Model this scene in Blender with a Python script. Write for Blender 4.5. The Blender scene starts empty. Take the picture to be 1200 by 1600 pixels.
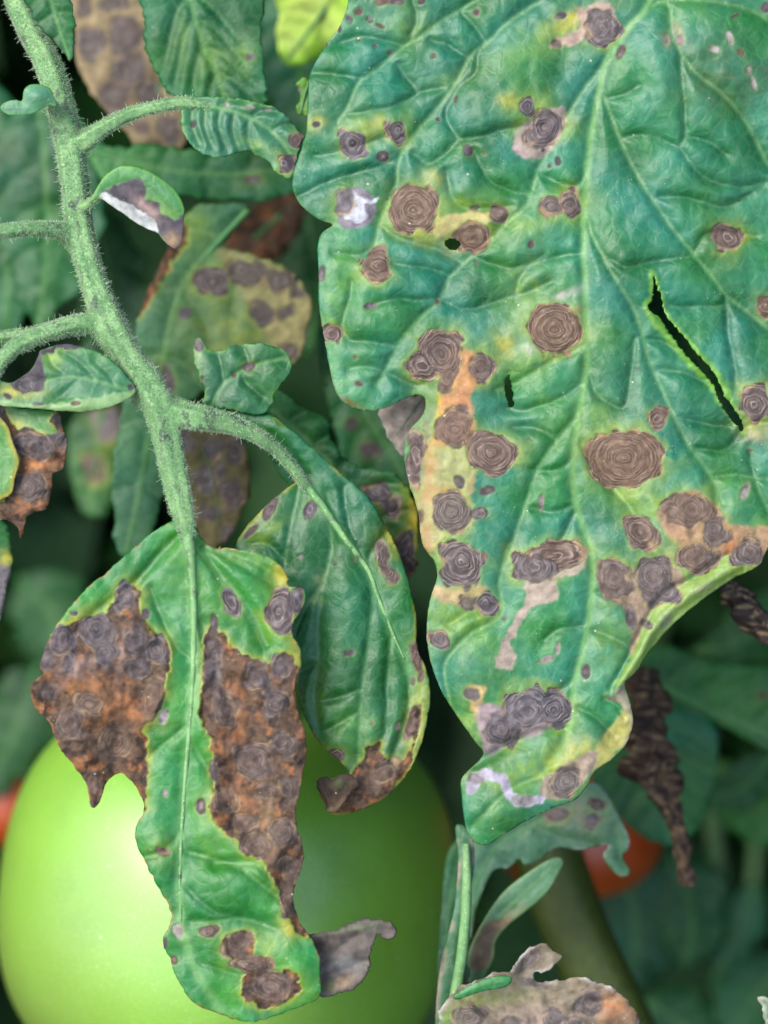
import bpy, bmesh, math, random
import numpy as np
from mathutils import Vector, Matrix

scene = bpy.context.scene
C = scene.collection
R = math.radians

# ------------------------------------------------------------------ camera, sky, sun, exposure
PITCH = R(35)                       # the camera looks down on the plant
FOCUS = 0.467                       # metres from the lens to the big leaf
HALF_H = 18.0 / 100.0               # tan of the half height (36 mm sensor, 100 mm lens)
AIM = Vector((0, 0, 0.50))
VIEW = Vector((0, math.cos(PITCH), -math.sin(PITCH)))
UP = Vector((0, math.sin(PITCH), math.cos(PITCH)))
RIGHT = Vector((1, 0, 0))
EYE = AIM - VIEW * FOCUS
cam_d = bpy.data.cameras.new('camera')
cam = bpy.data.objects.new('camera', cam_d)
C.objects.link(cam)
cam.location = EYE
cam.rotation_euler = (R(90) - PITCH, 0, 0)
cam_d.sensor_fit = 'VERTICAL'
cam_d.sensor_height = 36
cam_d.lens = 100
cam_d.clip_start = 0.02
cam_d.clip_end = 200
cam_d.dof.use_dof = True
cam_d.dof.focus_distance = FOCUS + 0.002
cam_d.dof.aperture_fstop = 6.7
scene.camera = cam

SUN_EL, SUN_AZ = R(48), R(-128)        # azimuth measured clockwise from +Y: from the left and behind the camera
world = bpy.data.worlds.new('World')
scene.world = world
world.use_nodes = True
wn = world.node_tree
wn.nodes.clear()
sky = wn.nodes.new('ShaderNodeTexSky')
sky.sky_type = 'NISHITA'
sky.sun_disc = False
sky.sun_elevation = SUN_EL
sky.sun_rotation = SUN_AZ
sky.air_density = 1.0
sky.dust_density = 1.8
sky.ozone_density = 1.0
bg = wn.nodes.new('ShaderNodeBackground')
bg.inputs['Strength'].default_value = 0.15
wo = wn.nodes.new('ShaderNodeOutputWorld')
wn.links.new(sky.outputs[0], bg.inputs[0])
wn.links.new(bg.outputs[0], wo.inputs[0])
sun_d = bpy.data.lights.new('sun', 'SUN')
sun_d.energy = 1.25
sun_d.angle = R(34)
sun_d.color = (1.0, 0.97, 0.92)
sun = bpy.data.objects.new('sun', sun_d)
C.objects.link(sun)
sdir = Vector((math.sin(SUN_AZ) * math.cos(SUN_EL), math.cos(SUN_AZ) * math.cos(SUN_EL), math.sin(SUN_EL)))
sun.rotation_euler = (-sdir).to_track_quat('-Z', 'Y').to_euler()
scene.view_settings.view_transform = 'Standard'
scene.view_settings.look = 'None'
scene.view_settings.gamma = 1
scene.view_settings.exposure = 1.47
scene.view_settings.use_curve_mapping = False
scene.cycles.use_denoising = True
scene.cycles.max_bounces = 8

# ------------------------------------------------------------------ numbers
PX = 0.1681 / 1600                  # metres per photograph pixel on the focus plane
Vn, Un, Rn, En = (np.array(v) for v in (VIEW, UP, RIGHT, EYE))

def at(px, py, d=0.0):
    """A point d metres behind the big leaf (along the view)."""
    D = FOCUS + d
    k = 2 * HALF_H / 1600
    return EYE + VIEW * D + RIGHT * ((px - 600) * k * D) + UP * (-(py - 800) * k * D)

def at_np(P, d):
    D = FOCUS + d
    k = 2 * HALF_H / 1600
    return En + D[:, None] * Vn + ((P[:, 0] - 600) * k * D)[:, None] * Rn - ((P[:, 1] - 800) * k * D)[:, None] * Un

def col(r, g, b, k=0.62):
    f = lambda v: (v / 12.92 if v <= 0.04045 else ((v + 0.055) / 1.055) ** 2.4)
    return np.array([f(c / 255.0) * k for c in (r, g, b)])

def sstep(a, b, x):
    t = np.clip((x - a) / (b - a), 0, 1)
    return t * t * (3 - 2 * t)

_rs = np.random.RandomState(7)
_perm = _rs.permutation(512)
_ang = _rs.rand(512) * 2 * np.pi
_gx, _gy = np.cos(_ang), np.sin(_ang)

def noise(P, scale, seed=0, octaves=1, gain=0.5):
    x0, y0 = P[:, 0] / scale + seed * 17.31, P[:, 1] / scale + seed * 9.77
    out = np.zeros(len(P)); amp = 1.0
    for o in range(octaves):
        x, y = x0 * 2 ** o + o * 5.2, y0 * 2 ** o + o * 1.3
        xi, yi = np.floor(x).astype(int), np.floor(y).astype(int)
        xf, yf = x - xi, y - yi
        u, v = xf ** 3 * (xf * (xf * 6 - 15) + 10), yf ** 3 * (yf * (yf * 6 - 15) + 10)
        def g(i, j):
            h = _perm[(_perm[(xi + i) & 511] + yi + j) & 511]
            return _gx[h] * (xf - i) + _gy[h] * (yf - j)
        n = (g(0, 0) * (1 - u) + g(1, 0) * u) * (1 - v) + (g(0, 1) * (1 - u) + g(1, 1) * u) * v
        out += n * 1.5 * amp; amp *= gain
    return out

def spline(pts, closed=True, step=4.0):
    pts = [np.array(p, float) for p in pts]
    n = len(pts); out = []
    for i in range(n if closed else n - 1):
        if closed:
            p0, p1, p2, p3 = pts[i - 1], pts[i], pts[(i + 1) % n], pts[(i + 2) % n]
        else:
            p1, p2 = pts[i], pts[i + 1]
            p0 = pts[i - 1] if i else 2 * p1 - p2
            p3 = pts[i + 2] if i + 2 < n else 2 * p2 - p1
        m = max(2, int(np.linalg.norm((p2 - p1)[:2]) / step))
        for k in range(m):
            t = k / m
            out.append(0.5 * (2 * p1 + (p2 - p0) * t + (2 * p0 - 5 * p1 + 4 * p2 - p3) * t * t + (3 * p1 - p0 - 3 * p2 + p3) * t ** 3))
    if not closed:
        out.append(pts[-1])
    return np.array(out)

def seg_dist(P, line, closed):
    """distance to, nearest point on, and (closed) inside test of a polyline."""
    A = line; B = np.roll(line, -1, 0) if closed else None
    if not closed:
        A, B = line[:-1], line[1:]
    n = len(P)
    best = np.full(n, 1e18); near = np.zeros((n, 2)); ins = np.zeros(n, bool)
    for a, b in zip(A, B):
        ab = b[:2] - a[:2]; L = ab @ ab
        if L < 1e-12:
            continue
        ax, ay = P[:, 0] - a[0], P[:, 1] - a[1]
        t = np.clip((ax * ab[0] + ay * ab[1]) / L, 0, 1)
        dx, dy = ax - t * ab[0], ay - t * ab[1]
        d = dx * dx + dy * dy
        m = d < best
        best[m] = d[m]; near[m, 0] = (P[:, 0] - dx)[m]; near[m, 1] = (P[:, 1] - dy)[m]
        if closed and a[1] != b[1]:
            c = (a[1] > P[:, 1]) != (b[1] > P[:, 1])
            ins ^= c & (P[:, 0] < a[0] + (P[:, 1] - a[1]) * ab[0] / ab[1])
    return np.sqrt(best), near, ins

def line_dist(P, line, reach):
    """distance to an open line, exact only within reach (cheap)."""
    out = np.full(len(P), 1e6)
    lo, hi = line[:, :2].min(0) - reach, line[:, :2].max(0) + reach
    m = (P[:, 0] > lo[0]) & (P[:, 0] < hi[0]) & (P[:, 1] > lo[1]) & (P[:, 1] < hi[1])
    if m.any():
        out[m] = seg_dist(P[m], line, False)[0]
    return out

def poly_sd(P, poly, reach=60):
    out = np.full(len(P), 1e6)
    lo, hi = poly.min(0) - reach, poly.max(0) + reach
    m = (P[:, 0] > lo[0]) & (P[:, 0] < hi[0]) & (P[:, 1] > lo[1]) & (P[:, 1] < hi[1])
    if m.any():
        d, _, i = seg_dist(P[m], poly, True)
        out[m] = np.where(i, -d, d)
    return out

def sheet(outline, holes, h):
    """A fine grid cut to an outline, its rim moved onto the outline."""
    lo, hi = outline.min(0) - 1.5 * h, outline.max(0) + 1.5 * h
    nx, ny = int((hi[0] - lo[0]) / h) + 2, int((hi[1] - lo[1]) / h) + 2
    X, Y = np.meshgrid(lo[0] + np.arange(nx) * h, lo[1] + np.arange(ny) * h)
    X = X + (np.arange(ny) % 2)[:, None] * h * 0.5
    P = np.stack([X.ravel(), Y.ravel()], 1)
    d, near, ins = seg_dist(P, outline, True)
    sd = np.where(ins, -d, d)
    for ho in holes:
        d2, n2, i2 = seg_dist(P, ho, True)
        s2 = np.where(i2, d2, -d2)
        m = s2 > sd
        sd[m] = s2[m]; near[m] = n2[m]
    idx = np.arange(nx * ny).reshape(ny, nx)
    a, b, c, e = idx[:-1, :-1], idx[:-1, 1:], idx[1:, 1:], idx[1:, :-1]
    Q = np.stack([a, b, c, e], -1).reshape(-1, 4)
    keep = sd[Q].mean(1) < 0
    used = np.zeros(len(P), bool); used[Q[keep]] = True
    rim = np.zeros(len(P), bool); rim[Q[~keep]] = True
    rim &= used
    P[rim] = near[rim]; sd[rim] = 0
    mp = -np.ones(len(P), int); mp[used] = np.arange(used.sum())
    return P[used], mp[Q[keep]][:, ::-1].copy(), sd[used]

def mesh_from(name, co, faces):
    me = bpy.data.meshes.new(name)
    me.vertices.add(len(co)); me.vertices.foreach_set('co', np.asarray(co, np.float32).ravel())
    k = faces.shape[1]
    me.loops.add(faces.size); me.loops.foreach_set('vertex_index', faces.astype(np.int32).ravel())
    me.polygons.add(len(faces)); me.polygons.foreach_set('loop_start', np.arange(0, faces.size, k, dtype=np.int32))
    me.update(calc_edges=True)
    me.validate()
    me.polygons.foreach_set('use_smooth', np.ones(len(me.polygons), bool))
    return me

def thing(name, label, cat, loc, group=None):
    o = bpy.data.objects.new(name, None); C.objects.link(o)
    o.location = loc; o.empty_display_size = 0.01
    o['label'] = label; o['category'] = cat
    if group: o['group'] = group
    return o

def link(name, me, mat, parent=None, label=None, origin=None):
    o = bpy.data.objects.new(name, me); C.objects.link(o)
    if mat: me.materials.append(mat)
    if parent:
        o.parent = parent
    if label: o['label'] = label
    return o

def tag(o, label, cat, group=None):
    o['label'] = label; o['category'] = cat
    if group: o['group'] = group

# ------------------------------------------------------------------ materials
class NT:
    def __init__(s, name):
        s.m = bpy.data.materials.new(name); s.m.use_nodes = True
        s.t = s.m.node_tree; s.t.nodes.clear()
        s.out = s.n('ShaderNodeOutputMaterial')
        s.co = s.n('ShaderNodeTexCoord').outputs['Object']
    def n(s, typ, **kw):
        nd = s.t.nodes.new(typ)
        for k, v in kw.items(): setattr(nd, k, v)
        return nd
    def put(s, sock, v):
        if isinstance(v, bpy.types.NodeSocket): s.t.links.new(v, sock)
        elif v is not None:
            if hasattr(v, '__len__') and len(v) == 3 and sock.type == 'RGBA': v = (*v, 1)
            sock.default_value = v
    def noise(s, scale, detail=3, rough=0.5, dist=0, vec=None):
        nd = s.n('ShaderNodeTexNoise')
        s.put(nd.inputs['Vector'], vec or s.co); nd.inputs['Scale'].default_value = scale
        nd.inputs['Detail'].default_value = detail; nd.inputs['Roughness'].default_value = rough
        nd.inputs['Distortion'].default_value = dist
        return nd.outputs['Fac']
    def wob(s, scale, amt):
        nd = s.n('ShaderNodeTexNoise'); s.put(nd.inputs['Vector'], s.co); nd.inputs['Scale'].default_value = scale
        a = s.n('ShaderNodeVectorMath', operation='MULTIPLY_ADD')
        s.put(a.inputs[0], nd.outputs['Color']); a.inputs[1].default_value = (amt,) * 3; s.put(a.inputs[2], s.co)
        return a.outputs[0]
    def vor(s, scale, feature='F1', vec=None, out='Distance', rnd=1.0):
        nd = s.n('ShaderNodeTexVoronoi', feature=feature)
        s.put(nd.inputs['Vector'], vec or s.co); nd.inputs['Scale'].default_value = scale
        nd.inputs['Randomness'].default_value = rnd
        return nd.outputs[out]
    def math(s, op, a, b=None, c=None):
        nd = s.n('ShaderNodeMath', operation=op)
        for i, v in enumerate((a, b, c)): s.put(nd.inputs[i], v)
        return nd.outputs[0]
    def ramp(s, v, a, b, lo=0.0, hi=1.0):
        nd = s.n('ShaderNodeMapRange', interpolation_type='SMOOTHSTEP')
        for i, x in enumerate((v, a, b, lo, hi)): s.put(nd.inputs[i], x)
        return nd.outputs[0]
    def mix(s, f, a, b, mode='MIX'):
        nd = s.n('ShaderNodeMix', data_type='RGBA', blend_type=mode)
        s.put(nd.inputs[0], f); s.put(nd.inputs[6], a); s.put(nd.inputs[7], b)
        return nd.outputs[2]
    def attr(s, name):
        nd = s.n('ShaderNodeAttribute'); nd.attribute_name = name
        return nd
    def bump(s, h, dist, strength=1.0, prev=None):
        nd = s.n('ShaderNodeBump'); s.put(nd.inputs['Height'], h)
        nd.inputs['Distance'].default_value = dist; nd.inputs['Strength'].default_value = strength
        if prev: s.put(nd.inputs['Normal'], prev)
        return nd.outputs[0]

def leaf_material(name, specks=1.0, gloss=0.38, transl=0.22, spec=0.62):
    s = NT(name)
    tint = s.attr('tint').outputs['Color']
    dead = s.attr('dead').outputs['Fac']
    live = s.math('SUBTRACT', 1.0, dead)
    c = s.mix(s.ramp(s.noise(900, 4, 0.6), 0.3, 0.72), s.mix(1.0, tint, (0.88, 0.89, 0.88), 'MULTIPLY'), s.mix(1.0, tint, (1.12, 1.10, 1.10), 'MULTIPLY'))
    # mealy pores and dust lying on the blade
    c = s.mix(s.math('MULTIPLY', s.ramp(s.noise(3200, 2, 0.6), 0.60, 0.72), 0.14), c, s.mix(0.5, tint, (0.34, 0.40, 0.26)))
    sp = s.vor(520, vec=s.co)
    gate = s.ramp(s.noise(160, 2), 0.60, 0.70)
    spk = s.math('MULTIPLY', s.ramp(sp, 0.13, 0.07), s.math('MULTIPLY', gate, specks * 0.6))
    sp2 = s.vor(1300)
    spk2 = s.math('MULTIPLY', s.ramp(sp2, 0.17, 0.09), s.math('MULTIPLY', s.ramp(s.noise(240, 2), 0.58, 0.68), specks * 0.4))
    c = s.mix(spk, c, (0.66, 0.62, 0.46)); c = s.mix(spk2, c, (0.55, 0.57, 0.42))
    sp3 = s.vor(240)
    spk3 = s.math('MULTIPLY', s.ramp(sp3, 0.10, 0.06), s.math('MULTIPLY', s.ramp(s.noise(90, 2), 0.58, 0.66), 0.75))
    c = s.mix(spk3, c, (0.05, 0.035, 0.03))
    # target-like rings of the spots
    rk = s.attr('ringk').outputs['Fac']
    ph = s.math('ADD', s.math('MULTIPLY', s.attr('ring').outputs['Fac'], 2 * math.pi / 5.8), s.math('MULTIPLY', s.noise(300, 4, 0.6), 8.5))
    wave = s.ramp(s.math('SINE', ph), -0.2, 1.0)
    c = s.mix(s.math('MULTIPLY', wave, rk), c, s.mix(1.0, s.mix(0.25, c, (0.30, 0.26, 0.23)), (1.5, 1.45, 1.4), 'MULTIPLY'))
    c = s.mix(s.math('MULTIPLY', s.math('MULTIPLY', s.math('SUBTRACT', 1.0, wave), rk), 0.36), c, s.mix(1.0, c, (0.55, 0.5, 0.48), 'MULTIPLY'))
    # relief
    vn = s.ramp(s.vor(480, 'DISTANCE_TO_EDGE', vec=s.wob(160, 0.0022)), 0.0, 0.22)
    grain = s.noise(2600, 4, 0.65)
    fib = s.noise(1100, 5, 0.7, 1.5)
    h = s.math('ADD', s.math('MULTIPLY', s.math('ADD', s.math('MULTIPLY', vn, 0.26), s.math('MULTIPLY', grain, 0.62)), live),
               s.math('MULTIPLY', s.math('MULTIPLY', fib, 1.5), dead))
    h = s.math('ADD', h, s.math('MULTIPLY', s.math('MULTIPLY', wave, rk), 1.3))
    c = s.mix(s.math('MULTIPLY', s.math('MULTIPLY', s.math('SUBTRACT', 1.0, vn), live), 0.16), c, s.mix(0.4, c, (0.22, 0.42, 0.20)))
    nrm = s.bump(h, 0.00013, 0.9)
    p = s.n('ShaderNodeBsdfPrincipled')
    s.put(p.inputs['Base Color'], c); s.put(p.inputs['Normal'], nrm)
    s.put(p.inputs['Roughness'], s.math('ADD', s.math('MULTIPLY', dead, 0.24), s.math('ADD', gloss, s.math('MULTIPLY', s.noise(700, 3), 0.14))))
    s.put(p.inputs['Specular IOR Level'], s.math('ADD', spec, s.math('MULTIPLY', dead, -0.6 * spec)))
    tr = s.n('ShaderNodeBsdfTranslucent')
    s.put(tr.inputs['Color'], s.mix(1.0, c, (1.5, 1.35, 0.5), 'MULTIPLY'))
    ms = s.n('ShaderNodeMixShader')
    s.put(ms.inputs[0], s.math('MULTIPLY', s.math('ADD', 0.25, s.math('MULTIPLY', live, 0.75)), transl))
    s.t.links.new(p.outputs[0], ms.inputs[1]); s.t.links.new(tr.outputs[0], ms.inputs[2])
    s.t.links.new(ms.outputs[0], s.out.inputs[0])
    return s.m

M_leaf = leaf_material('leaf_tissue')
M_leaf_soft = leaf_material('leaf_tissue_clean', specks=0.4, gloss=0.42, spec=0.4)

def stem_material():
    s = NT('stem_skin')
    st = s.n('ShaderNodeMapping'); s.put(st.inputs['Vector'], s.co)
    st.inputs['Rotation'].default_value = (PITCH, 0, R(0)); st.inputs['Scale'].default_value = (1, 1, 0.22)
    n1 = s.ramp(s.noise(420, 4, 0.6, 0, st.outputs[0]), 0.3, 0.7)
    c = s.mix(n1, col(96, 152, 84, .66), col(150, 194, 124, .66))
    c = s.mix(s.ramp(s.noise(60, 2), 0.4, 0.7), c, col(120, 172, 104, .66))
    dk = s.math('MULTIPLY', s.ramp(s.noise(520, 3, 0.6, 0.3, st.outputs[0]), 0.55, 0.64), s.ramp(s.noise(95, 2), 0.42, 0.54))
    c = s.mix(s.math('MULTIPLY', dk, 0.75), c, col(62, 66, 66))
    sp = s.ramp(s.vor(1500), 0.30, 0.12)
    c = s.mix(s.math('MULTIPLY', sp, 0.6), c, col(190, 220, 164, .7))
    p = s.n('ShaderNodeBsdfPrincipled')
    s.put(p.inputs['Base Color'], c); p.inputs['Roughness'].default_value = 0.62
    s.put(p.inputs['Normal'], s.bump(s.math('ADD', s.noise(1800, 3, 0.6), s.math('MULTIPLY', n1, 0.5)), 0.00010, 0.7))
    p.inputs['Subsurface Weight'].default_value = 0.15; p.inputs['Subsurface Radius'].default_value = (0.0006, 0.001, 0.0004)
    s.t.links.new(p.outputs[0], s.out.inputs[0])
    return s.m
M_stem = stem_material()

def plain_material(name, c, rough=0.5, transl=0.0, bump=0.0):
    s = NT(name)
    cc = s.mix(s.ramp(s.noise(500, 4), 0.3, 0.7), [v * 0.82 for v in c], [min(1, v * 1.18) for v in c])
    p = s.n('ShaderNodeBsdfPrincipled')
    s.put(p.inputs['Base Color'], cc); p.inputs['Roughness'].default_value = rough
    if bump: s.put(p.inputs['Normal'], s.bump(s.noise(900, 5, 0.7), bump, 1))
    o = p.outputs[0]
    if transl:
        tr = s.n('ShaderNodeBsdfTranslucent'); s.put(tr.inputs['Color'], cc)
        ms = s.n('ShaderNodeMixShader'); ms.inputs[0].default_value = transl
        s.t.links.new(o, ms.inputs[1]); s.t.links.new(tr.outputs[0], ms.inputs[2]); o = ms.outputs[0]
    s.t.links.new(o, s.out.inputs[0])
    return s.m
M_hair = plain_material('plant_hair', col(205, 228, 190, 0.8), 0.5, 0.3)

def tomato_material(name, c1, c2, c3, spots=True):
    s = NT(name)
    g = s.n('ShaderNodeSeparateXYZ'); s.put(g.inputs[0], s.co)
    f = s.ramp(s.math('ADD', s.math('ADD', s.math('MULTIPLY', g.outputs[0], -9.0), s.math('MULTIPLY', g.outputs[2], -14.0)), s.math('MULTIPLY', s.noise(30, 3), 0.6)), -0.25, 0.95)
    c = s.mix(f, c1, c2)
    c = s.mix(s.math('MULTIPLY', s.ramp(s.noise(70, 3, 0.6), 0.45, 0.75), 0.4), c, c3)
    c = s.mix(s.math('MULTIPLY', s.ramp(s.noise(2500, 2), 0.55, 0.75), 0.18), c, (0.7, 0.75, 0.45))
    if spots:
        c = s.mix(s.math('MULTIPLY', s.ramp(s.vor(170), 0.06, 0.035), s.math('MULTIPLY', s.ramp(s.noise(50, 2), 0.44, 0.56), 0.7)), c, (0.75, 0.72, 0.5))
        c = s.mix(s.math('MULTIPLY', s.ramp(s.vor(95, vec=s.n('ShaderNodeTexCoord').outputs['Generated']), 0.05, 0.03), 0.0), c, (0.1, 0.06, 0.03))
    p = s.n('ShaderNodeBsdfPrincipled')
    s.put(p.inputs['Base Color'], c)
    s.put(p.inputs['Roughness'], s.ramp(s.noise(1500, 3), 0.2, 0.8, 0.34, 0.42))
    s.put(p.inputs['Normal'], s.bump(s.noise(1500, 3, 0.6), 0.00006, 0.6))
    p.inputs['Subsurface Weight'].default_value = 0.12
    p.inputs['Subsurface Radius'].default_value = (0.004, 0.006, 0.001)
    p.inputs['Subsurface Scale'].default_value = 1.0
    p.inputs['Specular IOR Level'].default_value = 0.85
    s.t.links.new(p.outputs[0], s.out.inputs[0])
    return s.m

# ------------------------------------------------------------------ colours of tissue
G_BLUE, G_MID, G_DEEP = col(34, 132, 88), col(54, 142, 50), col(18, 98, 40)
G_LIME, YEL, YELG = col(122, 186, 60), col(226, 206, 66), col(150, 190, 62)
UNDER = col(150, 192, 120)
BRN, GRY, PUR, DRK = col(130, 102, 80), col(142, 134, 134), col(102, 94, 100), col(60, 48, 46)
TAN, ORA, PINK, PALE = col(196, 164, 122), col(196, 132, 84), col(196, 164, 150), col(214, 206, 196)

def leaf(name, outline, d, parent=None, h=3.0, holes=(), veins=(), bumps=(), creases=(), tilt=(0, 0), quilt=5.0,
         wav=6.0, layers=(), spots=(), pal=(G_DEEP, G_MID, G_BLUE), seed=1, mat=None, label=None, mid_col=None,
         rough_edge=0.0, thick=0.0003, edge_curl=6.0, loc=None, vein_gain=1.0, smooth=True, halo=1.0):
    """A blade: its outline and veins in photograph pixels, its relief in the same unit, d metres behind the focus."""
    ol = spline(outline, True, 4.0) if smooth else np.array(outline, float)
    if rough_edge:
        c0 = ol.mean(0); t = np.arange(len(ol))
        q = np.stack([np.cos(t / len(ol) * 2 * np.pi) * len(ol) / 6.0, np.sin(t / len(ol) * 2 * np.pi) * len(ol) / 6.0], 1)
        nrm = np.roll(ol, -1, 0) - np.roll(ol, 1, 0); nrm = np.stack([nrm[:, 1], -nrm[:, 0]], 1)
        nrm /= np.linalg.norm(nrm, axis=1)[:, None] + 1e-6
        ol = ol + nrm * (noise(q, 4.0, seed, 3, 0.7) * rough_edge)[:, None]
    hol = []
    for x in holes:
        y = spline(x, True, 2.0)
        hol.append(y + np.stack([noise(y, 5, 91, 2), noise(y, 5, 92, 2)], 1) * 2.4)
    P, F, sd = sheet(ol, hol, h)
    edge = -sd
    n = len(P)
    # ---- relief (px towards the camera)
    z = tilt[0] * (P[:, 0] - ol[:, 0].mean()) + tilt[1] * (P[:, 1] - ol[:, 1].mean())
    z += noise(P, 150, seed, 2) * wav + noise(P, 46, seed + 3, 2) * wav * 0.28 + noise(P, 13, seed + 5, 2) * wav * 0.02
    for (cx, cy, rx, ry, ro, a) in bumps:
        cr, sr = math.cos(R(ro)), math.sin(R(ro))
        u, v = (P[:, 0] - cx) * cr + (P[:, 1] - cy) * sr, -(P[:, 0] - cx) * sr + (P[:, 1] - cy) * cr
        z += a * np.exp(-(u / rx) ** 2 - (v / ry) ** 2)
    for (pts, w, a) in creases:
        z += a * np.exp(-(line_dist(P, spline(pts, False), w * 3) / w) ** 2)
    z -= edge_curl * np.exp(-edge / 16.0)
    dv = np.full(n, 1e6); vm = np.zeros(n); vw = np.zeros(n)
    warp = P + np.stack([noise(P, 30, seed + 8), noise(P, 30, seed + 9)], 1) * 1.6
    for (pts, w, kind) in veins:
        L = spline(pts, False, 5)
        dd = line_dist(warp if kind > 1 else P, L, 90)
        strength = {0: 1.0, 1: 0.9, 2: 0.6, 3: 0.4}[kind]
        dv = np.minimum(dv, dd / (0.55 + 0.45 * strength))
        vm = np.maximum(vm, {0: 1.15, 1: 0.5, 2: 0.12, 3: 0.1}[kind] * np.exp(-(dd / (w * 0.8)) ** 2))
        if kind <= 1:
            z += (w * (0.42 if kind == 0 else 0.16)) * np.exp(-(dd / (w * 0.8)) ** 2)          # the raised cord inside the groove
        vw = np.maximum(vw, strength * np.exp(-(dd / (w * 2.6)) ** 2))
    if veins:
        q = quilt * 1.25 * (1 - np.exp(-np.minimum(dv, 200) / 13.0)) - quilt * 0.12 * vw + noise(P, 30, seed + 6, 2) * quilt * 0.22
        for _ in range(int(7 / h)):                        # ease the seams of the pillows
            acc = np.zeros(n); cnt = np.zeros(n)
            for a_, b_ in ((0, 1), (1, 2), (2, 3), (3, 0)):
                acc += np.bincount(F[:, a_], q[F[:, b_]], n) + np.bincount(F[:, b_], q[F[:, a_]], n)
                cnt += np.bincount(F[:, a_], minlength=n) + np.bincount(F[:, b_], minlength=n)
            q = 0.3 * q + 0.7 * acc / np.maximum(cnt, 1)
        z += q
    # small net of veins between
    # ---- tissue colour
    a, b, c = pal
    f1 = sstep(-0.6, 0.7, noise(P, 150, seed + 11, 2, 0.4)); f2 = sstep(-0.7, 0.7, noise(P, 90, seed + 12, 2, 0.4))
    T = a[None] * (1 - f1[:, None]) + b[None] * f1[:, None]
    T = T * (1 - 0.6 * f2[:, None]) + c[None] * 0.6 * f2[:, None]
    T = T * (1 - 0.25 * np.exp(-dv / 9.0)[:, None]) if veins else T
    T *= (1 + 0.07 * noise(P, 9, seed + 13, 2))[:, None]
    mc = mid_col if mid_col is not None else col(112, 178, 92)
    k = np.clip(vm * vein_gain, 0, 1)[:, None] * 0.62
    T = T * (1 - k) + mc[None] * k
    dead = np.zeros(n)
    def mixin(m, cc, dd=None):
        nonlocal T, dead
        T = T * (1 - m[:, None]) + (cc[None] if cc.ndim == 1 else cc) * m[:, None]
        if dd is not None: dead = dead * (1 - m) + dd * m
    wp = P + np.stack([noise(P, 14, seed + 21, 2), noise(P, 14, seed + 22, 2)], 1) * 3.5
    for L in layers:
        kind = L[0]
        if kind == 'glow':                              # ('glow', x, y, rx, ry, rot, colour, strength): soft chlorosis
            _, cx, cy, rx, ry, ro, cc, st = L
            cr, sr = math.cos(R(ro)), math.sin(R(ro))
            u, v = (wp[:, 0] - cx) * cr + (wp[:, 1] - cy) * sr, -(wp[:, 0] - cx) * sr + (wp[:, 1] - cy) * cr
            m = np.exp(-((u / rx) ** 2 + (v / ry) ** 2)) * (0.85 + 0.5 * noise(P, 18, seed + 30, 2))
            mixin(np.clip(m * st, 0, 1), cc)
        elif kind == 'poly':                            # ('poly', pts, colour, softness, dead)
            _, pts, cc, so, de = L
            s_ = poly_sd(wp, spline(pts, True, 4))
            m = sstep(so, -so, s_ + noise(P, 8, seed + 31, 2) * 1.5)
            tex = cc[None] * (1 + 0.30 * noise(P, 16, seed + 33, 3)[:, None] * (0.4 + de)) if cc.ndim == 1 else cc
            mixin(m, tex, de)
            if de > 0.5: z -= 1.2 * m * (0.5 + noise(P, 20, seed + 34, 2))
        elif kind == 'rot':                             # ('rot', pts, halo): a whole dead region, brown with orange between
            _, pts, ha = L
            s_ = poly_sd(wp, spline(pts, True, 4)) + noise(P, 24, seed + 35, 3) * 6
            hm = np.exp(-np.clip(s_, 0, 99) / (5.0 * ha)) * (s_ > -2)
            mixin(np.clip(hm * 0.85, 0, 1), YEL * 0.62 + YELG * 0.38)
            m = sstep(1.2, -1.2, s_)
            n1 = noise(P, 30, seed + 36, 4, 0.6); n2 = noise(P, 17, seed + 37, 3, 0.6)
            cc = BRN[None] * 0.66 + (sstep(0.0, 0.7, n1))[:, None] * (ORA * 0.62 - BRN * 0.66)[None]
            cc = cc + 0.8 * sstep(0.05, -0.6, n2)[:, None] * (DRK * 0.8 - cc)
            cc *= (1 + 0.25 * noise(P, 6, seed + 38, 2))[:, None]
            mixin(m, cc, 1.0)
            z += m * (noise(P, 60, seed + 39, 4, 0.42) * 12.0 - np.abs(noise(P + 7, 46, seed + 41, 2, 0.4)) * 4.0)
        elif kind == 'edge':                            # ('edge', width, colour, strength, gate-noise scale)
            _, w, cc, st, g = L
            m = np.exp(-(edge / w) ** 2) * st * (sstep(-0.1, 0.35, noise(P, g, seed + 40, 2)) if g else 1)
            mixin(np.clip(m, 0, 1), cc)
    # ---- spots: (x, y, rx, ry, rotation, tone 0 grey-violet .. 1 brown, strength)
    best = np.full(n, 1e6); ring = np.zeros(n); tone = np.zeros(n); lite = np.zeros(n); rmax = np.ones(n)
    jw = P + np.stack([noise(P, 36, seed + 51, 3, 0.4), noise(P, 36, seed + 52, 3, 0.5)], 1) * 11.0
    jr = P + np.stack([noise(P, 22, seed + 53, 3, 0.6), noise(P, 22, seed + 54, 3, 0.5)], 1) * 2.6
    rgain = np.zeros(n)
    for i, S in enumerate(spots):
        cx, cy, rx, ry, ro, tn = S[:6]; rx *= 0.95; ry *= 0.95; li = S[6] if len(S) > 6 else 0.0
        cr, sr = math.cos(R(ro)), math.sin(R(ro))
        rr = min(rx, ry)
        W = P + (jw - P) * min(1.0, rr / 22.0)
        sel = (abs(P[:, 0] - cx) < rx + ry + 60) & (abs(P[:, 1] - cy) < rx + ry + 60)
        if not sel.any(): continue
        u, v = (W[sel, 0] - cx) * cr + (W[sel, 1] - cy) * sr, -(W[sel, 0] - cx) * sr + (W[sel, 1] - cy) * cr
        e = ((np.abs(u) / rx) ** 2.3 + (np.abs(v) / ry) ** 2.3) ** (1 / 2.3)
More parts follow.
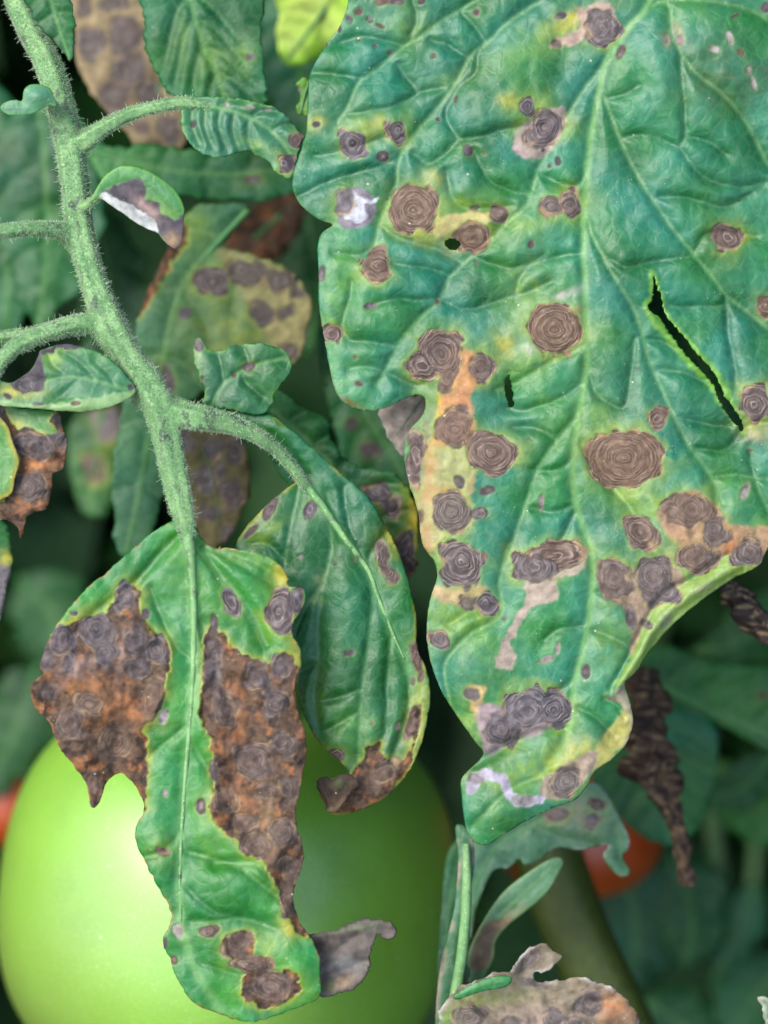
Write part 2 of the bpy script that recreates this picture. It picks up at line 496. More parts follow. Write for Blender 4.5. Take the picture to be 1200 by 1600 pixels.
        s_ = (e - 1) * rr
        u2, v2 = (jr[sel, 0] - cx) * cr + (jr[sel, 1] - cy) * sr, -(jr[sel, 0] - cx) * sr + (jr[sel, 1] - cy) * cr
        rg = np.sqrt((u2 / rx) ** 2 + (v2 / ry) ** 2) * rr * (0.8 + 0.5 * ((i * 37) % 11) / 11)
        w = np.where(sel)[0]; m = s_ < best[w]; w = w[m]
        best[w] = s_[m]; ring[w] = rg[m] + i * 3.1; tone[w] = tn; lite[w] = li; rmax[w] = rr; rgain[w] = 0.55 + 0.45 * ((i * 53 + 5) % 13) / 13
    if spots:
        green = (1 - dead); rgain *= 0.35 + 0.65 * green
        hm = np.exp(-np.clip(best, 0, 99) / (1.5 + rmax * 0.30)) * (best > -3) * green * np.clip(rmax / 20, 0.25, 1) * halo
        hm *= sstep(-0.9, 0.35, noise(P, 60, seed + 60, 2))
        mixin(np.clip(hm * 0.7, 0, 1), YELG * 0.7 + YEL * 0.3)
        inrot = np.clip(dead, 0, 1)
        m = sstep(1.1 + 2.0 * inrot, -1.1 - 1.6 * inrot, best + noise(P, 16, seed + 67, 3) * 3.5 * inrot)
        base = PUR[None] * (1 - tone[:, None]) + BRN[None] * tone[:, None]
        li = GRY[None] * (1 - tone[:, None]) * 1.15 + col(158, 132, 112)[None] * tone[:, None]
        wv = 0.5 + 0.5 * np.sin(ring * (2 * np.pi / 12.0) + noise(P, 22, seed + 61, 2) * 2.2)
        wv = wv ** 1.8 * (0.35 + 0.65 * sstep(-0.5, 0.4, noise(P, 15, seed + 62, 2)))
        cc = base * 0.66 + (li * 1.25 - base * 0.66) * (wv * (0.15 + 0.5 * rgain))[:, None] + (li * 1.1 - base * 0.66) * (0.45 * (1 - rgain) * sstep(-.5, .6, noise(P, 12, seed + 66, 3)))[:, None]
        cc = cc * (1 + 0.16 * noise(P, 20, seed + 63, 2))[:, None] * (0.86 + 0.2 * sstep(0, 12, -best))[:, None]
        cc = cc + (PALE[None] - cc) * (lite * (0.55 + 0.5 * noise(P, 12, seed + 64, 2)))[:, None].clip(0, 1)
        rim = np.exp(-((best + 2.0) / 1.8) ** 2) * sstep(-0.1, 0.4, noise(P, 26, seed + 65, 2)) * sstep(8, 18, rmax)
        cc = cc + (TAN * 1.0 - cc) * (rim * 0.8)[:, None]
        cc = cc * (1 - 0.16 * inrot * (1 - lite.clip(0, 1)))[:, None]
        mixin(m * (1 - 0.15 * inrot), cc, 1.0)
        z += m * (-1.6 + (wv - 0.5) * 1.3 * rgain * sstep(6, 16, rmax))
    if spots: ringk = (rgain * m * (1 - lite * 0.5) * sstep(4, 14, rmax) * (0.15 + 0.85 * sstep(-0.4, 0.45, noise(P, 20, seed + 68, 2))) * 0.9)
    else: ringk = np.zeros(n)
    ringv = ring + noise(P, 12, seed + 69, 2) * 1.6
    T = np.clip(T, 0.002, 0.95)
    co = at_np(P, d - z * PX)
    base = np.array(parent.location if parent else (loc if loc is not None else at(outline[0][0], outline[0][1], d)))
    me = mesh_from(name, co - base, F)
    ca = me.attributes.new('tint', 'FLOAT_COLOR', 'POINT')
    ca.data.foreach_set('color', np.concatenate([T, np.ones((n, 1))], 1).astype(np.float32).ravel())
    fa = me.attributes.new('dead', 'FLOAT', 'POINT'); fa.data.foreach_set('value', dead.astype(np.float32))
    for nm_, ar_ in (('ring', ringv), ('ringk', ringk)):
        ra = me.attributes.new(nm_, 'FLOAT', 'POINT'); ra.data.foreach_set('value', ar_.astype(np.float32))
    o = link(name, me, mat or M_leaf, parent, label)
    if not parent: o.location = base
    so = o.modifiers.new('thickness', 'SOLIDIFY'); so.thickness = thick; so.offset = -1
    return o

def tube_mesh(paths, seg=20, flute=0.04, step=5.0):
    """paths: lists of (px, py, d metres, radius px). All tubes in one mesh."""
    V, Fc = [], []
    for path in paths:
        q = [(x, y, dd / PX, r) for x, y, dd, r in path]
        S = spline(q, False, step)
        W = [at(s[0], s[1], s[2] * PX) for s in S]
        for i, w in enumerate(W):
            t = (W[min(i + 1, len(W) - 1)] - W[max(i - 1, 0)]).normalized()
            a = t.cross(VIEW).normalized(); b = t.cross(a).normalized()
            r = S[i][3] * PX * (1 + (S[i][2] * PX) / FOCUS)
            for k in range(seg):
                th = 2 * math.pi * k / seg
                rr = r * (1 + flute * math.cos(5 * th + i * 0.02))
                V.append(w + a * (math.cos(th) * rr) + b * (math.sin(th) * rr))
        o0 = len(V) - len(W) * seg
        for i in range(len(W) - 1):
            for k in range(seg):
                k2 = (k + 1) % seg
                Fc.append((o0 + i * seg + k, o0 + i * seg + k2, o0 + (i + 1) * seg + k2, o0 + (i + 1) * seg + k))
        for e, i in ((0, 0), (1, len(W) - 1)):
            V.append(W[i]); c = len(V) - 1
            for k in range(seg):
                k2 = (k + 1) % seg
                f = (o0 + i * seg + k, o0 + i * seg + k2, c)
                Fc.append(f[::-1] if e == 0 else f)
    return V, Fc

def tubes(name, paths, mat, parent, base=None, fuse=None, flute=0.04, seg=20, label=None):
    base = parent.location if parent else base
    V, Fc = tube_mesh(paths, seg, flute)
    me = bpy.data.meshes.new(name)
    me.from_pydata([v - base for v in V], [], Fc)
    bm = bmesh.new(); bm.from_mesh(me); bmesh.ops.recalc_face_normals(bm, faces=bm.faces); bm.to_mesh(me); bm.free()
    if fuse:
        tmp = bpy.data.objects.new('fusing', me); C.objects.link(tmp)
        rm = tmp.modifiers.new('fuse', 'REMESH'); rm.mode = 'VOXEL'; rm.voxel_size = fuse; rm.use_smooth_shade = True
        sm = tmp.modifiers.new('ease', 'SMOOTH'); sm.factor = 0.5; sm.iterations = 7
        dg = bpy.context.evaluated_depsgraph_get()
        new = bpy.data.meshes.new_from_object(tmp.evaluated_get(dg))
        bpy.data.objects.remove(tmp); me = new; me.name = name; me.materials.clear()
    me.polygons.foreach_set('use_smooth', np.ones(len(me.polygons), bool))
    o = link(name, me, mat, parent, label)
    if not parent: o.location = base
    return o

def hairs(name, src, count, length, parent, long_share=0.03, seed=3, jitter=0.6, rad=0.00004, keep=None):
    """short gland hairs standing on a surface, one mesh"""
    me = src.data; nv = len(me.vertices)
    co = np.empty(nv * 3); me.vertices.foreach_get('co', co); co = co.reshape(-1, 3)
    no = np.empty(nv * 3); me.vertices.foreach_get('normal', no); no = no.reshape(-1, 3)
    rs = np.random.RandomState(seed)
    front = np.where(no @ Vn < 0.35)[0]
    pick = rs.choice(front, count)
    p = co[pick] + rs.normal(0, 0.00008, (count, 3)); nn = no[pick] + rs.normal(0, jitter * 0.5, (count, 3))
    nn /= np.linalg.norm(nn, axis=1)[:, None]
    ln = length * rs.uniform(0.5, 1.3, count)
    lg = rs.rand(count) < long_share
    ln[lg] *= rs.uniform(2.5, 4.5, lg.sum())
    a = np.cross(nn, rs.normal(0, 1, (count, 3))); a /= np.linalg.norm(a, axis=1)[:, None]
    b = np.cross(nn, a)
    tip = p + nn * ln[:, None] + a * (ln * 0.2)[:, None]
    r = rad
    V = np.concatenate([p + a * r, p - a * r * 0.5 + b * r * 0.87, p - a * r * 0.5 - b * r * 0.87,
                        tip + a * r * 0.8, tip - a * r * 0.4 + b * r * 0.7, tip - a * r * 0.4 - b * r * 0.7], 0)
    i = np.arange(count); k = count
    F = np.concatenate([np.stack([i, i + k, i + 4 * k, i + 3 * k], 1), np.stack([i + k, i + 2 * k, i + 5 * k, i + 4 * k], 1), np.stack([i + 2 * k, i, i + 3 * k, i + 5 * k], 1)], 0)
    m = mesh_from(name, V, F)
    o = link(name, m, M_hair, parent); o['kind'] = 'stuff'
    return o

# ------------------------------------------------------------------ ground
def ground():
    n = 60
    xs = np.sign(np.linspace(-1, 1, n)) * np.abs(np.linspace(-1, 1, n)) ** 4 * 60
    X, Y = np.meshgrid(xs, xs)
    P = np.stack([X.ravel(), Y.ravel()], 1)
    Z = noise(P + 3.1, 0.35, 2, 3) * 0.02
    idx = np.arange(n * n).reshape(n, n)
    F = np.stack([idx[:-1, :-1], idx[:-1, 1:], idx[1:, 1:], idx[1:, :-1]], -1).reshape(-1, 4)
    me = mesh_from('ground', np.concatenate([P, Z[:, None]], 1), F)
    s = NT('garden_soil')
    c = s.mix(s.ramp(s.noise(60, 6, 0.7), 0.3, 0.7), (0.030, 0.020, 0.013), (0.085, 0.060, 0.040))
    p = s.n('ShaderNodeBsdfPrincipled'); s.put(p.inputs['Base Color'], c); p.inputs['Roughness'].default_value = 0.95
    s.put(p.inputs['Normal'], s.bump(s.noise(90, 6, 0.75), 0.01, 1))
    s.t.links.new(p.outputs[0], s.out.inputs[0])
    o = link('ground', me, s.m); o['kind'] = 'structure'
ground()

# ------------------------------------------------------------------ the mass of foliage behind and above
def foliage_mass():
    rs = np.random.RandomState(11)
    # one small leaflet pattern: 2 x 7 grid folded along the midrib
    m = 9
    u = np.linspace(0, 1, m)
    wdt = np.sin(np.pi * np.clip(u * 1.02, 0, 1) ** 0.75) * 0.30 * (1 + 0.16 * np.sin(u * 26))
    pat = np.concatenate([np.stack([-wdt, u, 0.05 * np.sin(u * 5) - 0.12 * u * u], 1), np.stack([0 * u, u, -0.06 - 0.12 * u * u], 1), np.stack([wdt, u, 0.05 * np.sin(u * 6 + 1) - 0.12 * u * u], 1)], 0)
    i = np.arange(m - 1)
    pf = np.concatenate([np.stack([i, i + 1, i + m + 1, i + m], 1), np.stack([i + m, i + m + 1, i + 2 * m + 1, i + 2 * m], 1)], 0)
    V, F, Cc = [], [], []
    k = 0
    def add(pos, size, nrm, tipdir, c):
        nonlocal k
        nrm = nrm / np.linalg.norm(nrm); t = tipdir - nrm * (tipdir @ nrm); t /= np.linalg.norm(t); a = np.cross(t, nrm)
        V.append(pos + (pat[:, :1] * a + pat[:, 1:2] * t + pat[:, 2:] * nrm) * size)
        F.append(pf + k); Cc.append(np.repeat(c[None], len(pat), 0)); k += len(pat)
    cols = [col(26, 80, 24, .5), col(34, 92, 28, .5), col(18, 62, 20, .5), col(52, 100, 26, .5), col(30, 80, 32, .5)]  # leaf greens darkened to stand for the deep shade
    # behind the frame: a wall of leaves hanging 0.10 to 0.40 m behind, and an unseen canopy above it, added to shade the background
    for j in range(2600):
        px, py, d = rs.uniform(-900, 2100), rs.uniform(-900, 2300), rs.uniform(0.18, 0.45)
        pos = np.array(at(px, py, d))
        if pos[2] < 0.03: continue
        n_ = -Vn * 0.35 + np.array([0, 0, 1.0]) + rs.normal(0, 0.5, 3)
        add(pos, rs.uniform(0.05, 0.10), n_, np.array([rs.normal(0, 0.7), -0.3, -1.0]) + rs.normal(0, 0.3, 3), cols[rs.randint(len(cols))] * rs.uniform(0.7, 1.1))
    for j in range(1400):                                   # unseen foliage to both sides and below, added to block sky light
        sd_ = rs.randint(3)
        px, py, d = (rs.uniform(-2300, -1050), rs.uniform(-600, 2300), rs.uniform(0.02, 0.3)) if sd_ == 0 else (rs.uniform(2250, 3600), rs.uniform(-600, 2300), rs.uniform(-0.05, 0.3)) if sd_ == 1 else (rs.uniform(-900, 2100), rs.uniform(2650, 3600), rs.uniform(0.0, 0.25))
        pos = np.array(at(px, py, d))
        if pos[2] < 0.03: continue
        add(pos, rs.uniform(0.05, 0.10), -Vn * 0.4 + np.array([0, 0, 1.0]) + rs.normal(0, 0.5, 3), rs.normal(0, 1, 3), cols[rs.randint(len(cols))])
    for j in range(2200):
        pos = np.array([rs.uniform(-0.7, 0.7), rs.uniform(0.06, 0.85), rs.uniform(0.64, 0.95)])
        if pos[1] < 0.16 and rs.rand() < 0.6: continue
        n_ = np.array([0, -0.3, 1.0]) + rs.normal(0, 0.5, 3)
        add(pos, rs.uniform(0.06, 0.11), n_, rs.normal(0, 1, 3), cols[rs.randint(len(cols))] * rs.uniform(0.8, 1.1))
    V, F, Cc = np.concatenate(V), np.concatenate(F), np.concatenate(Cc)
    me = mesh_from('foliage', V, F)
    ca = me.attributes.new('tint', 'FLOAT_COLOR', 'POINT')
    ca.data.foreach_set('color', np.concatenate([Cc, np.ones((len(Cc), 1))], 1).astype(np.float32).ravel())
    o = link('foliage', me, leaf_material('shade_foliage', specks=0.0, gloss=0.5, spec=0.2, transl=0.12)); o['kind'] = 'stuff'
    o['label'] = 'dense dark mass of tomato foliage filling the shade behind the plant'
foliage_mass()

M_rib = plain_material('leaf_rib', col(84, 150, 80), 0.55, 0.1)
# ------------------------------------------------------------------ simple hanging leaf of the second row
def back_leaf(outline, mid, label, d, pal=(G_DEEP, G_MID, G_BLUE), nv=5, seed=1, layers=(), spots=(), h=5.0, tilt=(0, 0),
              group=None, cat='leaf', bumps=(), sides=0.42, name='tomato_leaf', wav=9, mid_w=5, **kw):
    L = spline(mid, False, 5); ol = spline(outline, True, 8)
    veins = [(mid, mid_w, 0)]
    for j in range(nv):
        f = (j + 0.6) / (nv + 0.6)
        i = int(f * (len(L) - 1)); i2 = min(i + 6, len(L) - 1); i0 = max(i - 6, 0)
        t = L[i2] - L[i0]; t = t / (np.linalg.norm(t) + 1e-6)
        for sg in (-1, 1):
            nn = np.array([-t[1], t[0]]) * sg
            dirv = t * sides + nn; dirv /= np.linalg.norm(dirv)
            ln = 100 * (1 - 0.35 * f)
            p0 = L[i]
            veins.append(([tuple(p0), tuple(p0 + dirv * ln * 0.5), tuple(p0 + (dirv + t * 0.3) * ln)], 3.0, 1))
    root = thing(name, label, cat, at(mid[0][0], mid[0][1], d), group)
    leaf('blade', outline, d, root, h=h, veins=veins, layers=layers, spots=spots, pal=pal, seed=seed, tilt=tilt, bumps=bumps, mat=M_leaf_soft, wav=wav, rough_edge=kw.pop('rough_edge', 3.5), **kw)
    tubes('midrib', [[(x, y, d + mid_w * PX * 0.75, w) for (x, y), w in zip(mid, np.linspace(mid_w, mid_w * 0.3, len(mid)))]], M_rib, root, seg=10)
    return root

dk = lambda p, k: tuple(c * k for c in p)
# pointed leaf outline along a bent midrib
def lance(mid, wmax, lob=0.12, seed=0, p=0.8, n=16):
    L = spline(mid, False, 6); rs = np.random.RandomState(seed)
    A, B = [], []
    for j in range(n + 1):
        f = j / n; i = int(f * (len(L) - 1)); t = L[min(i + 4, len(L) - 1)] - L[max(i - 4, 0)]; t /= np.linalg.norm(t) + 1e-6
        w = wmax * (math.sin(math.pi * min(1, f ** p)) ** 0.8 if 0 < f < 1 else 0.02)
        nn = np.array([-t[1], t[0]])
        A.append(tuple(L[i] + nn * w * (1 + rs.uniform(-lob, lob) * 1.6))); B.append(tuple(L[i] - nn * w * (1 + rs.uniform(-lob, lob) * 1.6)))
    return A + B[::-1]

# top and left, behind the branch
back_leaf([(115, -40), (117, 50), (122, 105), (150, 155), (190, 200), (215, 235), (250, 250), (280, 238), (295, 205), (290, 150), (330, 60), (345, -40)],
          [(225, -40), (235, 60), (250, 150), (262, 235)], 'tan withered leaf with dark round blotches hanging behind the upper petiole', 0.040,
          pal=(col(150, 138, 96), col(172, 150, 112), col(128, 140, 84)), seed=4, nv=3, halo=0.1,
          spots=[(140, 70, 24, 30, 0, .1), (195, 60, 34, 34, 0, .15), (205, 108, 34, 22, 0, .1), (180, 150, 26, 30, 40, .2), (235, 145, 24, 24, 0, .1), (130, 10, 16, 20, 0, .2), (180, 5, 22, 14, 0, .1),
                 (262, 205, 18, 26, 0, .1), (238, 228, 12, 12, 0, .3), (222, 200, 14, 12, 0, .3), (285, 130, 14, 20, 0, .1)],
          layers=[('glow', 220, 5, 26, 18, 0, YELG, .9), ('poly', [(115, -40), (112, 260), (300, 260), (340, -40)], col(168, 148, 112), 6, .8)])
back_leaf([(228, -40), (224, 30), (226, 75), (236, 100), (255, 132), (268, 150), (300, 162), (355, 165), (412, 164), (414, 110), (408, 60), (400, -40)],
          [(290, -40), (305, 25), (320, 75), (338, 112), (352, 155)], 'blue green leaf with sunken veins hanging at the top beside the tan withered leaf', 0.014, seed=9, h=3.5,
          spots=[(392, 90, 8, 6, 0, 0)], layers=[('glow', 330, 90, 22, 40, -20, YELG, .35), ('glow', 380, 90, 20, 30, 0, YELG, .4), ('glow', 285, 60, 12, 40, 0, YELG, .3)], quilt=9, tilt=(0.05, 0.05), nv=4, sides=1.2)
back_leaf([(395, -40), (385, 60), (410, 130), (440, 190), (480, 230), (540, 200), (560, 100), (540, -40)],
          [(470, -40), (468, 80), (480, 215)], 'teal leaf in shade between the hanging leaf and the broad diseased leaf', 0.062, seed=12, pal=(G_DEEP, G_BLUE, G_BLUE), wav=12)
back_leaf([(430, -40), (436, 20), (432, 60), (440, 95), (462, 104), (500, 90), (540, 60), (560, -40)], [(540, -40), (500, 25), (450, 92)], 'lime yellow leaf coloured bright as if sunlit at the top edge behind the broad leaf', 0.046,
          seed=13, pal=(col(150, 224, 50, 1), col(190, 236, 70, 1), col(236, 246, 150, 1)), wav=12, h=6, tilt=(0, -0.5))  # very pale palette: sunlight put into the leaf colour
back_leaf([(130, 200), (170, 230), (230, 225), (330, 235), (400, 225), (470, 240), (475, 290), (420, 312), (330, 312), (240, 300), (190, 300), (150, 270)],
          [(140, 235), (240, 262), (350, 272), (465, 262)], 'smooth teal leaf lying sideways below the lobed leaflet', 0.034, seed=15, wav=8,
          spots=[(395, 282, 14, 8, 0, .2)], nv=4)
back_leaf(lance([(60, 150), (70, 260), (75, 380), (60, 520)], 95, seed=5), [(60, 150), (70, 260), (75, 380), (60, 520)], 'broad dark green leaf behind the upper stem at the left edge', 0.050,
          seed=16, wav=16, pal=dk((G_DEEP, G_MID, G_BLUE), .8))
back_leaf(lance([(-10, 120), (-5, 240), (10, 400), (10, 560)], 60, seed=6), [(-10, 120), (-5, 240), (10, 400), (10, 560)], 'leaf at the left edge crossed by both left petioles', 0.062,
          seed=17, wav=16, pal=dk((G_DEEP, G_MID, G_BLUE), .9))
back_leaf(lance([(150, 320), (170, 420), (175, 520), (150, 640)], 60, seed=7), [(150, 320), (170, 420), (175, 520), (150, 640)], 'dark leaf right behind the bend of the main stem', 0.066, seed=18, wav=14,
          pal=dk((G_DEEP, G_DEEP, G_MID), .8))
back_leaf([(28, -30), (46, 12), (56, 32), (76, 56), (100, 84), (108, 94), (116, 78), (119, 40), (110, 0), (104, -30)], [(70, -30), (85, 20), (108, 90)], 'small clean green leaf tip crossing the stem at the top left corner', -0.004, seed=61, h=2.4, nv=3, mid_w=3, wav=4, layers=[('edge', 3, DRK, .5, 20)])
back_leaf([(462, 130), (476, 120), (486, 135), (486, 175), (470, 180), (462, 165), (468, 150)], [(484, 125), (476, 150), (470, 178)], 'tiny yellow green lobe peeping out left of the broad leaf', 0.012, seed=62, h=2.4, nv=1, mid_w=2, wav=3, pal=(G_LIME, G_LIME, G_MID), spots=[(466, 142, 5, 5, 0, 0)])
back_leaf([(990, 400), (1060, 420), (1130, 520), (1190, 640), (1170, 720), (1100, 690), (1030, 600), (985, 500)], [(1000, 410), (1080, 540), (1160, 700)], 'green leaf glimpsed through the long tear of the broad leaf', 0.020, seed=63, pal=(G_DEEP, G_MID, G_BLUE))
# the large spotted one under the stem
back_leaf([(386, 322), (340, 318), (302, 324), (275, 358), (250, 415), (225, 468), (207, 535), (195, 610), (180, 700), (176, 800), (190, 872), (232, 850), (256, 770), (275, 690), (300, 625), (350, 605), (420, 590), (465, 560), (478, 520), (488, 475), (470, 440), (440, 415), (400, 400), (365, 392), (350, 382), (370, 350)],
          [(388, 328), (335, 385), (292, 438), (268, 500), (252, 590), (232, 690), (212, 800), (198, 860)], 'large spotted leaf with tan upper part hanging under the forked stem', 0.030, seed=21, h=3.5, nv=5, wav=7, mid_w=6,
          pal=(col(60, 122, 60), col(74, 142, 84), col(62, 132, 96)),
          layers=[('glow', 370, 520, 70, 70, 0, col(160, 180, 80), .9), ('glow', 300, 350, 30, 40, 0, YELG, .6),
                  ('poly', [(345, 385), (400, 400), (445, 415), (492, 470), (480, 560), (440, 560), (400, 500), (370, 450), (350, 420)], col(176, 166, 112), 12, .7),
                  ('rot', [(215, 470), (212, 400), (235, 370), (290, 352), (292, 372), (262, 420), (235, 470), (215, 500)], .6)],
          spots=[(333, 440, 28, 26, 0, .3), (292, 489, 12, 12, 0, 0), (385, 425, 38, 22, 20, .2), (440, 437, 30, 20, 20, .2), (410, 490, 22, 18, 0, .1), (448, 487, 14, 15, 0, .1), (465, 460, 14, 10, 0, .2), (450, 550, 20, 14, 0, .1), (262, 590, 10, 22, -20, .2)])
back_leaf([(350, 360), (330, 420), (380, 420), (440, 400), (478, 340), (470, 300), (420, 310)], [(470, 310), (400, 370), (345, 415)],
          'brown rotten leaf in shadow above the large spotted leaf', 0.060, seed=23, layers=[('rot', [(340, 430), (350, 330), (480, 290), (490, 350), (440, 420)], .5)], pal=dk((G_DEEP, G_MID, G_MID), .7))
back_leaf([(275, 672), (320, 665), (370, 680), (388, 710), (390, 770), (370, 820), (340, 858), (318, 852), (300, 800), (290, 740)], [(300, 670), (330, 740), (345, 850)],
          'small blackened leaf with pale veins in the fork below the curved petiole', 0.026, seed=24, mid_w=1, pal=(col(88, 104, 56), col(110, 120, 70), col(80, 96, 50)), halo=.2,
          layers=[('poly', [(270, 660), (400, 670), (395, 800), (340, 860), (290, 800)], col(110, 102, 66), 6, .8)],
          spots=[(290, 690, 15, 22, 0, .1), (330, 700, 22, 20, 0, .1), (368, 705, 16, 24, 0, .1), (325, 750, 20, 26, 0, .1), (362, 770, 18, 24, 0, .2), (330, 800, 20, 16, 0, .1), (355, 830, 15, 15, 0, .2), (345, 740, 8, 20, 0, .1)])
back_leaf([(110, 660), (150, 640), (190, 640), (185, 720), (170, 800), (130, 800), (110, 740)], [(160, 640), (150, 720), (140, 800)],
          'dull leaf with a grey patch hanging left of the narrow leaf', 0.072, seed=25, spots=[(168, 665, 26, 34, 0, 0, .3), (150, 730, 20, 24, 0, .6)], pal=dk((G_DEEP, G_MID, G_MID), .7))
back_leaf([(-30, 810), (8, 818), (18, 850), (18, 890), (6, 940), (-6, 980), (-30, 990)], [(-25, 815), (-8, 880), (-15, 980)], 'sliver of leaf with a brown lower half at the left edge', 0.012, seed=26,
          layers=[('glow', 10, 880, 14, 20, 0, YEL, .8), ('poly', [(-40, 892), (30, 896), (30, 1000), (-40, 1000)], GRY * .8, 6, 1)], pal=dk((G_DEEP, G_MID, G_BLUE), .9))
# right of the fork: lobed leaf with black spots
back_leaf([(425, 612), (450, 618), (478, 640), (510, 652), (520, 690), (548, 722), (580, 732), (612, 738), (632, 755), (646, 780), (655, 830), (650, 885), (640, 905), (622, 912), (590, 890), (540, 850), (470, 780), (425, 720), (405, 660)],
          [(425, 640), (490, 700), (560, 770), (625, 850)], 'crinkled leaf with yellow rim and black spots behind the drooping leaflet', 0.017, seed=27, h=3.2, nv=5, quilt=11, wav=9,
          layers=[('glow', 648, 810, 12, 60, 0, YEL, .95), ('glow', 640, 760, 14, 20, 0, YELG, .9)],
          spots=[(590, 770, 26, 16, 10, 0), (612, 790, 20, 16, 0, .1), (632, 855, 18, 30, 10, .1), (628, 890, 20, 20, 0, .4)])
back_leaf([(500, 480), (545, 560), (600, 610), (640, 640), (655, 700), (650, 770), (600, 760), (545, 740), (520, 660), (500, 570)], [(505, 500), (560, 620), (630, 740)],
          'smooth dark green leaf with two faint black spots under the notch of the broad leaf', 0.040, seed=28, spots=[(548, 662, 12, 9, 0, 0), (580, 702, 16, 14, 0, 0)])
back_leaf([(592, 640), (620, 625), (665, 618), (680, 640), (670, 690), (640, 715), (610, 690)], [(665, 615), (640, 650), (612, 690)],
          'pale grey dead scrap of leaf showing in the notch of the broad leaf', 0.012, seed=29, h=3, mid_w=1, pal=(col(176, 164, 150), col(150, 136, 122), col(190, 180, 166)), wav=7,
          layers=[('poly', [(580, 600), (690, 600), (690, 730), (600, 730)], col(172, 160, 146), 5, 1)])

# right side, low
back_leaf([(1005, 1020), (1050, 1010), (1120, 1035), (1230, 1050), (1280, 1150), (1240, 1190), (1180, 1165), (1110, 1120), (1050, 1090), (1010, 1060)],
          [(1010, 1062), (1080, 1095), (1160, 1130), (1270, 1180)], 'smooth green leaf with pale midrib at the right edge below the broad leaf', 0.055, seed=31, wav=10, pal=dk((G_DEEP, G_MID, G_MID), .95), spots=[(1158, 1020, 8, 5, 0, .2), (1190, 1088, 8, 6, 0, .8)])
back_leaf([(940, 1080), (1000, 1060), (1080, 1080), (1118, 1130), (1120, 1210), (1100, 1280), (1060, 1318), (1010, 1310), (960, 1270), (920, 1200), (920, 1130)],
          [(990, 1070), (1020, 1160), (1050, 1305)], 'rounded green leaf behind the dangling crumpled dead leaf', 0.058, seed=32, wav=8, pal=dk((G_DEEP, G_BLUE, G_MID), .9))
back_leaf(lance([(1120, 1190), (1170, 1260), (1240, 1330)], 45, seed=9), [(1120, 1190), (1170, 1260), (1240, 1330)], 'bright green leaf at the right edge beside the dark gap', 0.10, seed=33, h=6,
          pal=(G_MID * 1.2, G_LIME * .8, G_MID), wav=14)
back_leaf(lance([(950, 1330), (985, 1400), (990, 1500), (960, 1580)], 75, seed=10), [(950, 1330), (985, 1400), (990, 1500), (960, 1580)], 'bluish leaf in deep shade under the red tomato', 0.10, seed=34, h=6,
          pal=dk((G_DEEP, G_BLUE, G_DEEP), .8), wav=14)
back_leaf(lance([(1180, 1380), (1150, 1460), (1110, 1540)], 38, seed=11), [(1180, 1380), (1150, 1460), (1110, 1540)], 'pale blue green blurred leaf low at the right between thin stems', 0.11, seed=35, h=6, wav=12)
back_leaf(lance([(1230, 1500), (1180, 1560), (1120, 1640)], 70, seed=12), [(1230, 1500), (1180, 1560), (1120, 1640)], 'green leaf in shade at the bottom right corner', 0.12, seed=36, h=6, wav=12)
back_leaf([(1184, 1558), (1200, 1560), (1240, 1580), (1240, 1640), (1180, 1640), (1186, 1612), (1196, 1600), (1192, 1582)], [(1240, 1570), (1200, 1600), (1190, 1640)],
          'curled pale tip of a leaf at the very bottom right corner', 0.008, seed=37, h=3, layers=[('edge', 6, PALE, .8, 0)])
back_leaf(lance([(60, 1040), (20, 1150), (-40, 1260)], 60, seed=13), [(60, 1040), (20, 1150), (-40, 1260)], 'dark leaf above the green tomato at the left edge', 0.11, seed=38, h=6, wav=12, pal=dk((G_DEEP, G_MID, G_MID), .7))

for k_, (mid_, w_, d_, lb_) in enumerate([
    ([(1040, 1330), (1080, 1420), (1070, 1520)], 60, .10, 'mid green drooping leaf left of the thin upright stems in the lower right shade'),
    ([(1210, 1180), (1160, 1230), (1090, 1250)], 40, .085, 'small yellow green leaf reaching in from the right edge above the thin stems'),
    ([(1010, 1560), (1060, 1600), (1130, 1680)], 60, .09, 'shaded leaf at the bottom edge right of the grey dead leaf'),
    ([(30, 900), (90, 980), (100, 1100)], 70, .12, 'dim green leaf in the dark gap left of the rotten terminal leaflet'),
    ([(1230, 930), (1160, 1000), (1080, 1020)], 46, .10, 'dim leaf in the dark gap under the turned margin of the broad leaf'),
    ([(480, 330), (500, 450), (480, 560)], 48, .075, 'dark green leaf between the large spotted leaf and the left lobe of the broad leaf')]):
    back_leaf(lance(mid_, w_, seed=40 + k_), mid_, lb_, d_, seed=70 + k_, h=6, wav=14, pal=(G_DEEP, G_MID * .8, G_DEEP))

def stem_thing(path, label, name='plant_stem', flute=0.05, mat=None):
    r = thing(name, label, 'stem', at(path[0][0], path[0][1], path[0][2]))
    tubes('stalk', [path], mat or M_stem, r, flute=flute, seg=16)
    return r
M_oldstem = plain_material('old_stem_skin', col(96, 116, 34, .4), 0.55, 0, 0.0003)
stem_thing([(842, 1290, .05, 50), (868, 1380, .05, 54), (905, 1470, .05, 52), (950, 1560, .05, 50), (1010, 1680, .05, 48)], 'thick olive stem leaning down beneath the red tomato', mat=M_oldstem)
stem_thing([(1105, 1180, .13, 14), (1120, 1350, .13, 14), (1128, 1500, .13, 14), (1150, 1700, .13, 14)], 'thin upright stem in the shade at the lower right')
stem_thing([(1190, 1250, .16, 10), (1175, 1400, .16, 10), (1165, 1550, .16, 11), (1160, 1700, .16, 11)], 'thinnest upright stem nearest the right edge')

